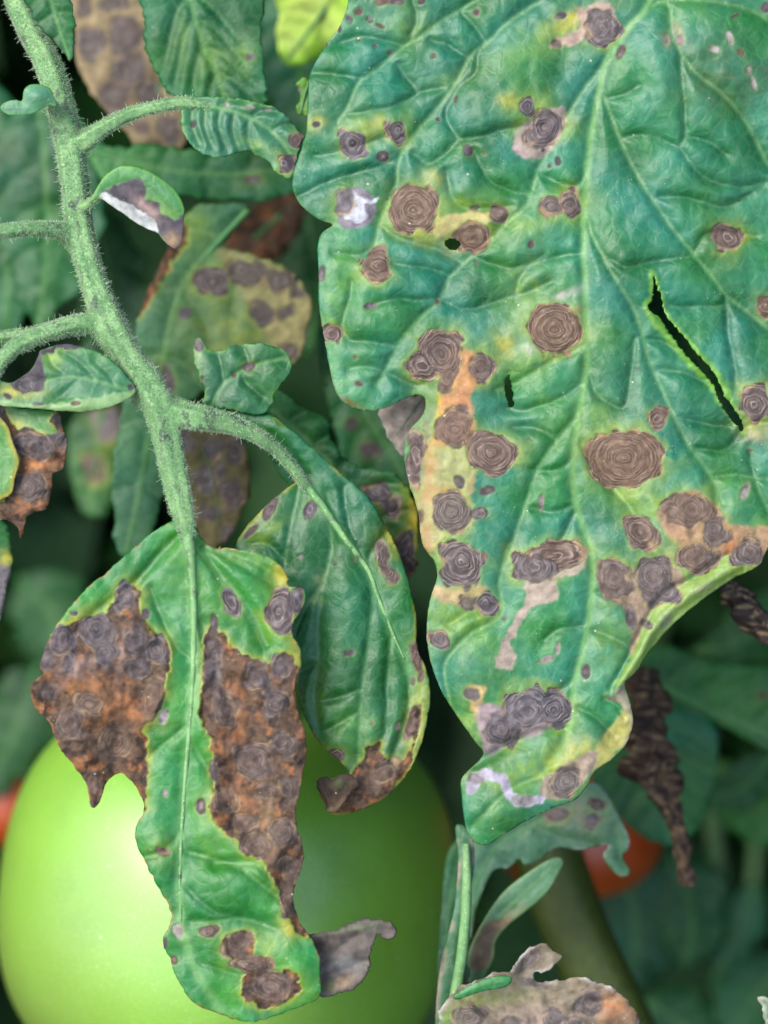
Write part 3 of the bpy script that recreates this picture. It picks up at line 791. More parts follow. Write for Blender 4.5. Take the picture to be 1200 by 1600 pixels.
# ------------------------------------------------------------------ tomatoes
def tomato(label, cx, cy, d, rx, ry, mat, lobes=0.018, nlobe=6, axis=(0.25, 0.5, 0.85), seed=2, calyx=True):
    """cx, cy, rx, ry in photograph pixels; the axis is where the stem leaves"""
    c = at(cx, cy, d); root = thing('tomato', label, 'tomato', c)
    s_ = PX * (1 + d / FOCUS); n, m = 160, 96
    th, ph = np.meshgrid(np.linspace(0, 2 * np.pi, n, endpoint=False), np.linspace(0.0, np.pi, m))
    th, ph = th.ravel(), ph.ravel()
    e = 2 / 2.45
    cr = np.abs(np.sin(ph)) ** e; cz = np.sign(np.cos(ph)) * np.abs(np.cos(ph)) ** e
    rib = 1 + lobes * np.cos(nlobe * th + 0.6 + 0.5 * np.sin(th * 2)) * np.sin(ph) ** 0.6 * (0.6 + 0.4 * np.cos(ph))
    dimp = -0.16 * np.exp(-(ph / 0.42) ** 2) - 0.03 * np.exp(-((np.pi - ph) / 0.3) ** 2) * -1
    x, y, z = cr * np.cos(th) * rib * rx * s_, cr * np.sin(th) * rib * rx * s_, (cz + dimp) * ry * s_
    V = np.stack([x, y, z], 1)
    idx = np.arange(n * m).reshape(m, n); nx = np.roll(idx, -1, 1)
    F = np.stack([idx[:-1], idx[1:], nx[1:], nx[:-1]], -1).reshape(-1, 4)
    me = mesh_from('fruit', V, F)
    ax = Vector(axis).normalized(); q = Vector((0, 0, 1)).rotation_difference(ax)
    me.transform(q.to_matrix().to_4x4())
    bm = bmesh.new(); bm.from_mesh(me); bmesh.ops.remove_doubles(bm, verts=bm.verts, dist=1e-6); bmesh.ops.recalc_face_normals(bm, faces=bm.faces); bm.to_mesh(me); bm.free()
    link('fruit', me, mat, root)
    if calyx:
        top = ax * ry * s_ * 0.86
        for k in range(5):
            a = k * 2 * math.pi / 5; cm = bpy.data.meshes.new('sepal'); vs, fs = [], []
            for j in range(7):
                f = j / 6; r_ = f * rx * s_ * 0.62; w = rx * s_ * 0.07 * math.sin(math.pi * (0.12 + 0.88 * f)) + 0.0002
                up = 0.12 * ry * s_ * math.sin(f * 2.6) + 0.003
                vs += [(r_, -w, up), (r_, w, up)]
                if j: i = 2 * j; fs.append((i - 2, i, i + 1, i - 1))
            cm.from_pydata(vs, [], fs); cm.transform(Matrix.Translation(top) @ q.to_matrix().to_4x4() @ Matrix.Rotation(a, 4, 'Z'))
            so = link('sepal', cm, M_stem, root).modifiers.new('t', 'SOLIDIFY'); so.thickness = 0.0006
        pv = [c + ax * ry * s_ * f + Vector((0, 0.01 * (f - .8), 0.0)) for f in (0.82, 1.0, 1.2, 1.5)]
        V2, F2 = [], []
        for i, w in enumerate(pv):
            for k in range(10):
                t = 2 * math.pi * k / 10
                V2.append((w - c) + q @ Vector((math.cos(t), math.sin(t), 0)) * 0.0028)
        for i in range(3):
            for k in range(10): F2.append((i * 10 + k, i * 10 + (k + 1) % 10, (i + 1) * 10 + (k + 1) % 10, (i + 1) * 10 + k))
        pm = bpy.data.meshes.new('stalk'); pm.from_pydata(V2, [], F2); link('stalk', pm, M_stem, root)
    return root
M_green = tomato_material('green_tomato_skin', col(130, 186, 58, .85), col(160, 192, 84, .38), col(140, 190, 74, .5))  # hues are skin pigment; right side lightened, left darkened to even out the light
M_red = tomato_material('red_tomato_skin', col(206, 70, 12, .7), col(220, 100, 20, .7), col(196, 60, 10, .7), spots=False)
tomato('big glossy unripe green tomato filling the lower left corner', 352, 1398, 0.060, 352, 330, M_green, lobes=0.028, nlobe=5, axis=(0.12, 0.55, 0.83))
tomato('ripe orange red tomato half hidden behind the low right leaves', 905, 1290, 0.088, 128, 118, M_red, lobes=0.01, axis=(-0.2, 0.6, 0.8))
tomato('ripe red tomato glimpsed behind the shoulder of the green tomato', 10, 1236, 0.125, 96, 88, M_red, lobes=0.01, axis=(0.0, 0.6, 0.8))

# ------------------------------------------------------------------ low right cluster
root = thing('tomato_leaf', 'upright grey green leaf with ragged lobes just right of the green tomato', 'leaf', at(715, 1600, 0.012))
leaf('blade', [(712, 1290), (735, 1300), (742, 1340), (735, 1400), (732, 1450), (728, 1500), (735, 1520), (720, 1560), (700, 1600), (690, 1650), (680, 1640), (682, 1560), (690, 1500), (705, 1440), (712, 1400), (716, 1340)],
     0.012, root, h=2.6, veins=[([(728, 1330), (728, 1420), (722, 1500), (712, 1580), (705, 1640)], 6, 0)], pal=(col(60, 122, 66), col(84, 150, 98), col(72, 138, 96)), seed=41,
     layers=[('edge', 5, PINK, .8, 40)], spots=[(690, 1500, 5, 22, 0, .8, .3)])
tubes('midrib', [[(728, 1318, .0105, 6), (729, 1400, .0105, 8), (722, 1490, .0105, 9), (708, 1580, .0105, 10), (700, 1660, .0105, 11)]], M_stem, root, seg=12)
leaf('blade', [(735, 1330), (760, 1290), (800, 1268), (850, 1258), (900, 1235), (930, 1222), (955, 1250), (975, 1290), (984, 1312), (980, 1330), (972, 1338), (985, 1362), (970, 1370), (950, 1352), (942, 1335), (950, 1320), (905, 1328), (870, 1325), (842, 1345), (820, 1352), (812, 1342), (795, 1356), (770, 1362), (745, 1420), (735, 1470), (728, 1420)],
     0.022, root, h=3, veins=[([(735, 1400), (770, 1330), (830, 1290), (900, 1262), (950, 1270)], 4, 0), ([(830, 1290), (880, 1310), (930, 1320)], 3, 1), ([(770, 1330), (800, 1345)], 3, 2), ([(960, 1290), (972, 1340), (978, 1362)], 3, 1)],
     pal=(col(70, 128, 78), col(104, 160, 110), col(88, 148, 110)), seed=42, wav=8, quilt=6,
     layers=[('glow', 905, 1270, 40, 30, 30, col(170, 160, 140), .6), ('edge', 3, PALE, .5, 30)], spots=[(870, 1272, 24, 13, -10, .4, .2), (925, 1282, 14, 16, 0, .3, .2), (935, 1255, 18, 10, 30, .5)])
leaf('blade', [(725, 1520), (735, 1480), (760, 1430), (790, 1390), (830, 1360), (865, 1340), (880, 1345), (870, 1370), (850, 1400), (820, 1425), (795, 1445), (775, 1470), (770, 1500), (745, 1540)],
     0.018, root, h=3, veins=[([(728, 1520), (765, 1450), (810, 1405), (872, 1348)], 3.5, 0)], pal=(col(90, 146, 90), col(112, 168, 112), col(94, 156, 106)), seed=43,
     layers=[('poly', [(735, 1500), (742, 1455), (775, 1435), (800, 1440), (780, 1475), (765, 1510), (742, 1520)], col(120, 104, 84), 4, .9), ('edge', 4, UNDER, .7, 0), ('glow', 800, 1430, 22, 8, -40, TAN, .7)])
leaf('blade', [(736, 1300), (700, 1330), (690, 1420), (684, 1520), (690, 1580), (700, 1500), (712, 1420), (724, 1360)], 0.026, root, h=4, pal=dk((G_DEEP, G_MID, G_BLUE), .9), seed=44,
     veins=[([(730, 1310), (704, 1400), (692, 1550)], 3, 0)])

root = thing('dead_leaf', 'grey and tan dead leaf with a curled finger at the bottom edge', 'leaf', at(840, 1640, 0.002))
leaf('blade', [(685, 1600), (690, 1575), (705, 1555), (735, 1535), (770, 1522), (800, 1520), (803, 1510), (815, 1493), (835, 1478), (850, 1474), (865, 1484), (875, 1496), (868, 1508), (850, 1520), (834, 1520), (833, 1530), (845, 1535), (870, 1532), (900, 1528), (935, 1534), (965, 1550), (990, 1572), (1000, 1600), (1000, 1640), (960, 1700), (860, 1730), (760, 1710), (690, 1660)],
     0.002, root, h=2.2, pal=(col(128, 120, 84), col(150, 138, 112), col(112, 120, 74)), seed=51, wav=30, quilt=10, rough_edge=3.5, halo=.2,
     veins=[([(840, 1640), (830, 1570), (815, 1525), (835, 1495), (860, 1492)], 4, 0), ([(840, 1640), (900, 1580), (960, 1560)], 3, 1), ([(840, 1640), (760, 1580), (720, 1550)], 3, 1), ([(860, 1560), (890, 1545), (940, 1545)], 2, 2)],
     layers=[('poly', [(670, 1470), (1010, 1470), (1010, 1740), (670, 1740)], col(142, 130, 108), 4, 1), ('glow', 960, 1575, 34, 24, 20, ORA * 1.1, .8), ('glow', 760, 1560, 60, 12, -5, col(150, 160, 84), .8), ('glow', 705, 1590, 20, 12, 0, col(110, 160, 60), .9),
             ('glow', 840, 1600, 60, 30, 0, PINK, .5), ('edge', 5, PALE, .7, 30), ('edge', 2.5, DRK, .4, 14)],
     spots=[(920, 1568, 20, 24, 0, .1), (865, 1592, 20, 18, 0, .1), (830, 1500, 24, 12, -40, .3), (835, 1535, 24, 8, 0, .2), (800, 1600, 22, 14, 0, .3), (735, 1590, 30, 22, 0, .4), (900, 1600, 18, 14, 0, .2)])
leaf('curled_rim', [(708, 1556), (740, 1536), (780, 1524), (800, 1528), (790, 1542), (750, 1550), (715, 1562)], -0.0015, root, h=2.4, pal=(G_MID, G_MID, G_BLUE), seed=52, label='green rim folded over the dead blade')

# crumpled dead leaves hanging
def crumple(label, mid, wid, d, seed, c=(BRN * .55, DRK, TAN * .6)):
    root = thing('dead_leaf', label, 'leaf', at(mid[0][0], mid[0][1], d))
    L = spline([(x, y, w) for (x, y), w in zip(mid, wid)], False, 3)
    nL, K = len(L), 34
    V = []; t = np.linspace(0, 1, K)
    rs = np.random.RandomState(seed)
    for i, s_ in enumerate(L):
        q = np.stack([np.full(K, i * 3.0), t * 60], 1)
        a = t * 2 * math.pi * 1.15
        qc = np.stack([np.cos(a) * 22 + i * 1.1, np.sin(a) * 22 + i * 2.2], 1)
        rr = s_[2] * (0.78 + 0.55 * noise(qc + seed * 50, 30, seed, 3, 0.55) + 0.20 * np.cos(a * 3 + i * 0.04))
        tw = i * 0.012
        x = s_[0] + rr * np.cos(a + tw); y = s_[1] + 5 * noise(qc, 24, seed + 1); z = rr * np.sin(a + tw) * 0.6
        V.append(at_np(np.stack([x, y], 1), d - z * PX))
    V = np.concatenate(V)
    idx = np.arange(nL * K).reshape(nL, K)
    F = np.stack([idx[:-1, :-1], idx[:-1, 1:], idx[1:, 1:], idx[1:, :-1]], -1).reshape(-1, 4)
    me = mesh_from('blade', V - np.array(root.location), F)
    Q = np.stack([np.repeat(np.arange(nL) * 3.0, K), np.tile(t * 90, nL)], 1)
    n1 = sstep(-.4, .5, noise(Q, 18, seed + 3, 4)); n2 = sstep(.1, .6, noise(Q, 11, seed + 4, 3))
    T = c[0][None] * (1 - n1[:, None]) + c[1][None] * n1[:, None]; T = T * (1 - n2[:, None]) + c[2][None] * n2[:, None]
    ca = me.attributes.new('tint', 'FLOAT_COLOR', 'POINT'); ca.data.foreach_set('color', np.concatenate([T, np.ones((len(T), 1))], 1).astype(np.float32).ravel())
    fa = me.attributes.new('dead', 'FLOAT', 'POINT'); fa.data.foreach_set('value', np.ones(len(T), np.float32))
    o = link('blade', me, M_leaf_soft, root); so = o.modifiers.new('t', 'SOLIDIFY'); so.thickness = 0.0003
    tubes('leaf_stalk', [[(x, y, d + .002, max(2.0, w * .16)) for (x, y), w in list(zip(mid, wid))[:3]]], plain_material('dry_stalk', BRN * .6, .8), root, seg=8)
    return root
crumple('dark brown twisted dead leaf dangling below the broad leaf', [(1000, 1045), (1012, 1100), (1015, 1160), (1010, 1205), (1035, 1245), (1058, 1290), (1066, 1340), (1072, 1384)], [26, 34, 36, 46, 26, 18, 15, 12], 0.034, 3)
crumple('shrivelled black and tan leaf at the right edge under the broad leaf', [(1120, 905), (1150, 930), (1180, 965), (1215, 1000), (1260, 1020)], [14, 32, 34, 34, 24], 0.020, 8, c=(col(88, 76, 68), DRK * 1.2, TAN * .9))

# ------------------------------------------------------------------ the branch with its diseased leaflets
branch = thing('tomato_branch', 'pale hairy forked branch carrying curled leaflets with brown blight', 'branch', at(255, 640, 0.0))
stem_paths = [
    [(8, -60, .012, 17), (22, -10, .010, 18), (48, 50, .008, 19), (72, 95, .006, 20), (90, 150, .005, 21), (106, 220, .004, 22), (117, 290, .003, 21), (123, 350, .003, 21), (136, 405, .002, 20), (151, 455, .001, 21), (172, 508, 0, 24), (203, 565, 0, 24), (232, 605, -.001, 25), (253, 645, -.001, 24), (264, 695, -.001, 21), (273, 742, -.001, 20), (283, 788, -.003, 18), (291, 822, -.0050, 14), (295, 850, -.0044, 9), (299, 875, -.0028, 6)],
    [(112, 235, .004, 16), (135, 218, .003, 16), (165, 198, .002, 12), (205, 178, .002, 10.5), (250, 166, .002, 10), (292, 160, .002, 9.5), (330, 168, .002, 5)],
    [(125, 385, .003, 17), (105, 364, .002, 15), (75, 358, .000, 12), (35, 358, -.002, 11), (-40, 366, -.004, 12)],
    [(180, 530, 0, 22), (150, 508, 0, 17), (115, 508, -.001, 15), (75, 520, -.002, 13), (35, 535, -.003, 13), (5, 560, -.004, 11), (-12, 590, -.004, 10), (-14, 620, -.004, 8)],
    [(150, 500, .003, 10), (100, 506, .004, 9), (50, 519, .005, 8), (0, 526, .006, 8), (-40, 530, .006, 8)],
    [(245, 632, -.001, 22), (278, 646, -.001, 21), (310, 653, -.002, 19), (350, 660, -.001, 16), (392, 676, .000, 12), (425, 697, .0015, 9.5), (455, 728, .0034, 8.5), (476, 756, .0050, 8), (494, 780, .0072, 6), (508, 798, .010, 5)],
    [(128, 325, .001, 9), (146, 313, -.001, 6), (158, 302, -.002, 4.5), (170, 290, -.003, 3)],
    [(222, 625, .002, 16), (214, 612, .000, 8), (195, 606, -.001, 4)],
    [(88, 175, .002, 10), (80, 160, -.002, 5), (66, 150, -.003, 3)],
]
stem = tubes('stem', stem_paths, M_stem, branch, fuse=0.00025, flute=0.13)
hairs('hair', stem, 30000, 0.00026, stem, long_share=0.035)

# terminal leaflet, lower left
A = leaf('leaflet', [(268, 815), (250, 824), (232, 836), (205, 860), (170, 890), (130, 925), (95, 968), (76, 1000), (61, 1040), (68, 1052), (47, 1072), (55, 1105), (75, 1125), (90, 1162), (115, 1197), (135, 1225), (143, 1262), (156, 1253), (168, 1222), (185, 1208), (202, 1217), (220, 1242), (225, 1266), (212, 1292), (213, 1318), (228, 1350), (247, 1387), (265, 1420), (267, 1440), (254, 1470), (265, 1497), (280, 1535), (302, 1566), (340, 1584), (372, 1594), (402, 1596), (440, 1584), (480, 1568), (500, 1555), (500, 1505), (492, 1475), (478, 1455), (468, 1440), (458, 1400), (470, 1360), (475, 1330), (466, 1300), (462, 1270), (470, 1230), (478, 1180), (478, 1150), (466, 1110), (460, 1072), (470, 1040), (468, 1012), (455, 985), (466, 960), (477, 940), (473, 920), (450, 914), (448, 900), (435, 880), (410, 865), (370, 858), (335, 855), (318, 845), (308, 830), (300, 815), (284, 808)],
     -0.004, branch, h=2.0, seed=61, wav=9, quilt=8, rough_edge=1.6, edge_curl=7, pal=(col(22, 134, 34), col(58, 166, 40), col(30, 150, 84)),
     label='long terminal leaflet rotten brown on both sides of its green midrib',
     veins=[([(290, 815), (299, 880), (303, 950), (302, 1050), (297, 1130), (290, 1210), (284, 1300), (281, 1380), (283, 1440), (300, 1500), (325, 1550), (350, 1585)], 9, 0),
            ([(292, 830), (262, 850), (235, 885), (205, 915), (170, 940), (120, 985)], 4, 1), ([(300, 1030), (275, 1010), (250, 960), (235, 920)], 3, 2), ([(300, 850), (330, 885), (360, 930), (390, 965), (410, 1010)], 4, 1), ([(312, 850), (370, 880), (430, 915)], 3, 2),
            ([(302, 960), (325, 1010), (350, 1080), (380, 1150)], 3, 1), ([(298, 1130), (260, 1160), (225, 1190)], 3, 1), ([(295, 1150), (335, 1220), (380, 1290)], 3, 1), ([(285, 1300), (255, 1330), (225, 1340)], 3, 1), ([(284, 1330), (330, 1340), (380, 1360), (430, 1400)], 3, 1),
            ([(283, 1440), (330, 1440), (380, 1435), (430, 1450)], 3, 1), ([(300, 1500), (360, 1520), (420, 1530)], 3, 2), ([(282, 1380), (330, 1420), (360, 1430)], 3, 2)],
     mid_col=col(126, 190, 104, .68), creases=[([(318, 858), (350, 900), (392, 950), (418, 1005)], 8, -7), ([(325, 850), (390, 876), (445, 905)], 8, -6), ([(270, 850), (230, 890), (205, 920)], 9, -5), ([(335, 1350), (400, 1350), (440, 1400)], 10, -8), ([(290, 815), (296, 850), (302, 920), (303, 980)], 8, 7), ([(310, 990), (312, 1130), (330, 1200), (345, 1290), (400, 1350), (450, 1420)], 12, 5), ([(262, 1000), (255, 1080), (228, 1130)], 10, 5), ([(180, 1215), (190, 1150), (215, 1100)], 18, -12)],
     bumps=[(300, 850, 60, 40, 0, 10), (140, 1080, 70, 60, 0, 12), (180, 1190, 26, 60, 0, -14), (410, 1150, 70, 140, 0, 8), (375, 1380, 60, 45, 0, 18), (330, 1290, 30, 40, 0, 8), (240, 1340, 24, 40, 0, 10), (460, 1510, 40, 40, 0, 8), (400, 1570, 70, 22, 0, -8), (440, 1440, 30, 40, 0, 14)],
     layers=[('glow', 300, 900, 60, 60, 0, G_LIME, .35), ('glow', 380, 870, 60, 14, 8, YELG, .4), ('glow', 440, 900, 14, 22, -30, YEL, .9), ('glow', 120, 972, 26, 12, -45, YEL, .9), ('glow', 214, 960, 12, 16, 0, YEL, .9),
             ('glow', 462, 1020, 12, 34, 0, YEL, .7), ('glow', 455, 1445, 18, 22, 20, YEL, .8), ('glow', 330, 1300, 30, 60, 0, G_LIME, .5), ('glow', 252, 1325, 20, 26, 0, YELG, .6), ('glow', 420, 1475, 20, 16, 0, YELG, .7),
             ('rot', [(206, 912), (180, 940), (160, 958), (125, 972), (88, 980), (55, 1040), (30, 1070), (60, 1165), (143, 1285), (185, 1215), (225, 1265), (232, 1180), (224, 1140), (240, 1115), (258, 1080), (263, 1005), (247, 998), (226, 968), (217, 930)], 1),
             ('rot', [(325, 985), (316, 1050), (312, 1115), (328, 1150), (333, 1230), (330, 1275), (352, 1300), (382, 1325), (420, 1358), (440, 1400), (462, 1455), (490, 1440), (490, 1250), (490, 1130), (478, 1062), (446, 1022), (425, 1035), (395, 1030), (365, 1010), (345, 990)], .8),
             ('rot', [(380, 1535), (385, 1508), (360, 1490), (345, 1470), (372, 1455), (395, 1462), (398, 1488), (420, 1495), (425, 1518), (455, 1520), (468, 1545), (440, 1568), (405, 1572), (385, 1560)], .7),
             ('glow', 200, 1110, 50, 16, 20, ORA, .75), ('glow', 195, 1020, 10, 40, 10, PINK, .6), ('glow', 120, 1045, 34, 14, -30, PINK * .95, .6), ('glow', 145, 1070, 50, 12, 0, ORA, .6), ('glow', 370, 1140, 14, 70, 0, ORA, .6), ('glow', 365, 1250, 30, 14, 20, ORA * 1.1, .8),
             ('glow', 420, 1290, 14, 60, 0, TAN, .5), ('glow', 337, 1050, 8, 10, 0, PALE, .6), ('edge', 3.0, ORA, .6, 20)],
     spots=[(197, 935, 20, 24, 20, 0), (152, 985, 30, 34, 0, 0), (163, 1020, 22, 20, 0, 0), (98, 1000, 26, 22, -50, 0), (72, 1025, 14, 24, 0, 0), (105, 1036, 14, 19, 0, 0), (213, 1000, 20, 26, -10, .1), (245, 1015, 20, 24, 0, .1), (213, 1045, 22, 22, 0, .2),
            (228, 960, 8, 9, 0, 0), (116, 957, 6, 5, 0, .2), (240, 1090, 16, 34, 20, .9), (80, 1080, 14, 16, 0, .3), (180, 1160, 30, 34, 0, .9), (110, 1130, 24, 28, 0, .6), (150, 1230, 12, 22, 0, .9), (140, 1100, 24, 18, 0, .8),
            (436, 957, 27, 38, 10, .25), (464, 940, 13, 21, 0, .1), (361, 940, 12, 24, -25, .1), (334, 975, 7, 16, 0, .2),
            (332, 1030, 18, 44, 0, .2), (405, 1060, 26, 26, 0, .2), (440, 1040, 16, 22, 0, .2), (355, 1110, 20, 30, 0, .6), (430, 1100, 24, 22, 0, .3), (395, 1190, 34, 30, 0, .5), (441, 1160, 26, 22, 0, .4), (340, 1090, 14, 30, 0, .5), (450, 1230, 18, 24, 0, .6), (420, 1240, 22, 16, 0, .7),
            (352, 1250, 23, 28, 0, .8), (315, 1259, 9, 16, 0, .4), (384, 1285, 26, 18, -20, .8), (400, 1322, 24, 22, 0, .8), (440, 1300, 22, 26, 0, .6), (455, 1360, 20, 24, 0, .7), (335, 1205, 10, 18, 0, .3), (450, 1410, 16, 24, 0, .8),
            (325, 1456, 17, 10, 0, .7), (375, 1474, 26, 17, -20, .7), (392, 1506, 36, 15, 0, .8), (425, 1543, 40, 26, 10, .6), (410, 1510, 16, 12, 0, .6), (272, 1500, 8, 7, 0, .9), (277, 1455, 9, 12, 0, .8, .8), (255, 1330, 14, 7, 10, .8), (256, 1120, 8, 12, 0, 0, .9),
            (258, 1475, 5, 9, 0, .1), (258, 1240, 5, 7, 0, 0, .8)])
leaf('dead_margin', [(478, 1462), (500, 1458), (522, 1455), (542, 1444), (562, 1439), (590, 1438), (612, 1441), (617, 1455), (614, 1466), (598, 1464), (590, 1462), (580, 1490), (574, 1520), (556, 1542), (530, 1552), (505, 1556), (492, 1548), (485, 1500)],
     -0.001, branch, h=1.8, seed=63, wav=22, quilt=7, rough_edge=3.2, pal=(GRY * .7, BRN * .7, GRY * .9), edge_curl=-9, label='grey crisp torn margin standing out from the end of the terminal leaflet',
     veins=[([(490, 1510), (520, 1490), (560, 1460)], 3, 2), ([(500, 1530), (540, 1515), (574, 1500)], 3, 2)], bumps=[(535, 1500, 20, 20, 0, -8), (540, 1455, 60, 8, -10, 8)],
     layers=[('poly', [(470, 1430), (640, 1430), (640, 1570), (470, 1570)], col(118, 108, 100), 4, 1), ('glow', 545, 1505, 24, 12, 0, col(160, 164, 160), .7), ('glow', 560, 1450, 40, 6, -5, col(120, 136, 96), .6), ('glow', 535, 1535, 16, 8, -20, TAN, .8), ('glow', 515, 1540, 9, 10, 0, col(116, 124, 60), .7), ('glow', 500, 1480, 20, 12, 0, DRK, .7), ('edge', 2.5, DRK, .7, 0)])

# drooping leaflet in the middle
B = leaf('leaflet', [(290, 640), (345, 629), (400, 636), (446, 664), (486, 698), (534, 740), (574, 776), (604, 824), (622, 860), (638, 905), (650, 960), (652, 1010), (668, 1050), (672, 1095), (662, 1150), (642, 1200), (606, 1243), (562, 1266), (520, 1272), (500, 1242), (506, 1217), (545, 1212), (528, 1187), (502, 1165), (478, 1125), (462, 1080), (440, 1000), (410, 930), (388, 885), (368, 852), (395, 812), (430, 777), (463, 750), (455, 732), (430, 700), (385, 672), (330, 662), (285, 658)],
     0.0055, branch, h=2.2, seed=71, wav=7, quilt=9, edge_curl=9, pal=(col(6, 104, 36), col(24, 128, 32), col(10, 122, 84)), tilt=(0.02, 0.0), rough_edge=1.0,
     label='drooping blue green leaflet on the curved petiole with a rotten lower rim',
     veins=[([(300, 650), (350, 652), (392, 668), (430, 692), (465, 735), (500, 785), (540, 840), (575, 890), (590, 930), (612, 985), (632, 1030), (648, 1080), (650, 1130)], 8, 0),
            ([(512, 770), (518, 850), (506, 910), (498, 970), (498, 1040), (492, 1090), (500, 1150)], 4, 1), ([(582, 905), (580, 970), (570, 1040), (563, 1110), (560, 1190)], 4, 1), ([(470, 755), (452, 830), (446, 880)], 3, 1),
            ([(446, 880), (420, 850), (390, 850)], 3, 2), ([(506, 910), (480, 945), (462, 990)], 3, 2), ([(498, 1035), (475, 1050), (462, 1080)], 3, 2), ([(565, 1075), (530, 1090), (498, 1095)], 3, 2), ([(563, 1110), (530, 1130), (500, 1145)], 3, 2),
            ([(612, 985), (605, 1060), (602, 1140), (580, 1200)], 3, 2), ([(560, 865), (545, 820), (535, 760)], 3, 2), ([(640, 1060), (635, 1120), (610, 1190)], 3, 2), ([(590, 930), (575, 880), (590, 850), (604, 830)], 3, 2)],
     mid_col=col(112, 182, 104, .66), creases=[([(450, 715), (485, 765), (520, 815), (550, 855)], 8, 6)], bumps=[(545, 1000, 50, 120, 0, 10), (470, 900, 30, 80, 0, 8), (470, 680, 60, 25, 35, 8), (640, 1180, 26, 60, 20, -12), (560, 1245, 50, 22, -10, 8)],
     layers=[('glow', 500, 905, 10, 12, 0, col(170, 190, 120), .8), ('glow', 495, 940, 10, 8, 0, col(160, 190, 90), .7), ('glow', 415, 835, 40, 12, -35, YELG, .7), ('glow', 400, 805, 20, 8, -50, YEL, .7), ('glow', 660, 1040, 12, 60, 0, YELG, .9), ('glow', 650, 1130, 16, 50, 10, YEL, .6),
             ('glow', 555, 1130, 40, 40, 0, G_LIME, .4), ('glow', 612, 845, 8, 26, -15, YEL, .6), ('glow', 462, 1090, 14, 40, -15, YELG, .6), ('glow', 520, 1180, 30, 12, 30, YELG, .5), ('glow', 500, 1085, 10, 40, 0, YELG, .3),
             ('rot', [(655, 1100), (650, 1150), (625, 1195), (600, 1180), (595, 1160), (575, 1170), (560, 1192), (540, 1215), (490, 1215), (490, 1280), (530, 1285), (585, 1262), (630, 1218), (640, 1190), (646, 1160), (652, 1140), (658, 1108)], .8),
             ('edge', 3.5, YEL, .5, 40)],
     spots=[(486, 795, 11, 17, 15, 0), (600, 872, 13, 32, -12, .5), (612, 900, 12, 16, 0, .6), (548, 1021, 7, 5, -30, .1), (540, 1022, 4, 6, 0, .1), (525, 1181, 13, 12, 0, .6), (652, 1028, 9, 26, -10, .7), (658, 1055, 6, 12, 0, .7), (646, 1065, 4, 8, 0, .5), (422, 795, 10, 22, 35, .3), (393, 830, 5, 16, 40, .5),
            (622, 1135, 4, 6, 20, .9, .7), (581, 1130, 3, 3, 0, .8), (552, 875, 3, 3, 0, .8), (470, 870, 4, 4, 0, .3, .4), (523, 882, 3, 3, 0, .1), (645, 1130, 10, 30, 15, .8), (600, 1210, 30, 16, -40, .8)])
leaf('curled_tip', [(497, 1222), (506, 1215), (520, 1218), (536, 1208), (553, 1213), (560, 1228), (548, 1236), (540, 1252), (524, 1271), (512, 1266), (510, 1250), (500, 1240)], 0.001, branch, h=1.5, seed=73, pal=(GRY * .35, DRK, GRY * .5), wav=4, rough_edge=3, quilt=4,
     veins=[([(505, 1220), (530, 1240), (545, 1220)], 2, 2)], bumps=[(528, 1236, 14, 12, 0, -5), (512, 1250, 5, 24, -25, 4)],
     layers=[('poly', [(480, 1200), (570, 1200), (570, 1290), (480, 1290)], BRN * .32, 4, 1), ('edge', 3, DRK, .7, 0), ('glow', 525, 1262, 18, 6, -40, TAN * .7, .8), ('glow', 530, 1225, 12, 6, 0, col(96, 110, 70), .6)], label='grey underside of the curled rotten tip')

from mathutils.bvhtree import BVHTree
def rib_on(blade, root, pts):
    """a tapering midrib lying half sunk in the face of a blade: pts are (px, py, radius px)"""
    bm = bmesh.new(); bm.from_mesh(blade.data); tree = BVHTree.FromBMesh(bm); bm.free()
    path = []
    S = spline(pts, False, 14)
    for x, y, r in S:
        a = at(x, y, -0.1); dirn = (at(x, y, 0.1) - a).normalized()
        hit = tree.ray_cast(a - root.location, dirn)[0]
        if hit is not None:
            path.append([x, y, (hit + root.location - EYE).dot(VIEW) - FOCUS + r * PX * 0.35, r])
    z = [p[2] for p in path]
    for i in range(1, len(path) - 1): path[i][2] = (z[i - 1] + z[i] + z[i + 1]) / 3
    return tubes('midrib', [[tuple(p) for p in path]], M_stem, root, seg=12)
rib_on(A, branch, [(291, 820, 12), (296, 850, 9), (300, 890, 7), (303, 950, 5.5), (302, 1050, 4.5), (297, 1130, 4), (290, 1210, 3.5), (284, 1300, 3), (281, 1380, 2.2), (283, 1440, 1.5)])
rib_on(B, branch, [(440, 712, 8), (465, 738, 8), (485, 766, 7), (505, 792, 6), (540, 842, 5), (575, 890, 4), (590, 930, 3.4), (612, 985, 2.8), (632, 1030, 2)])

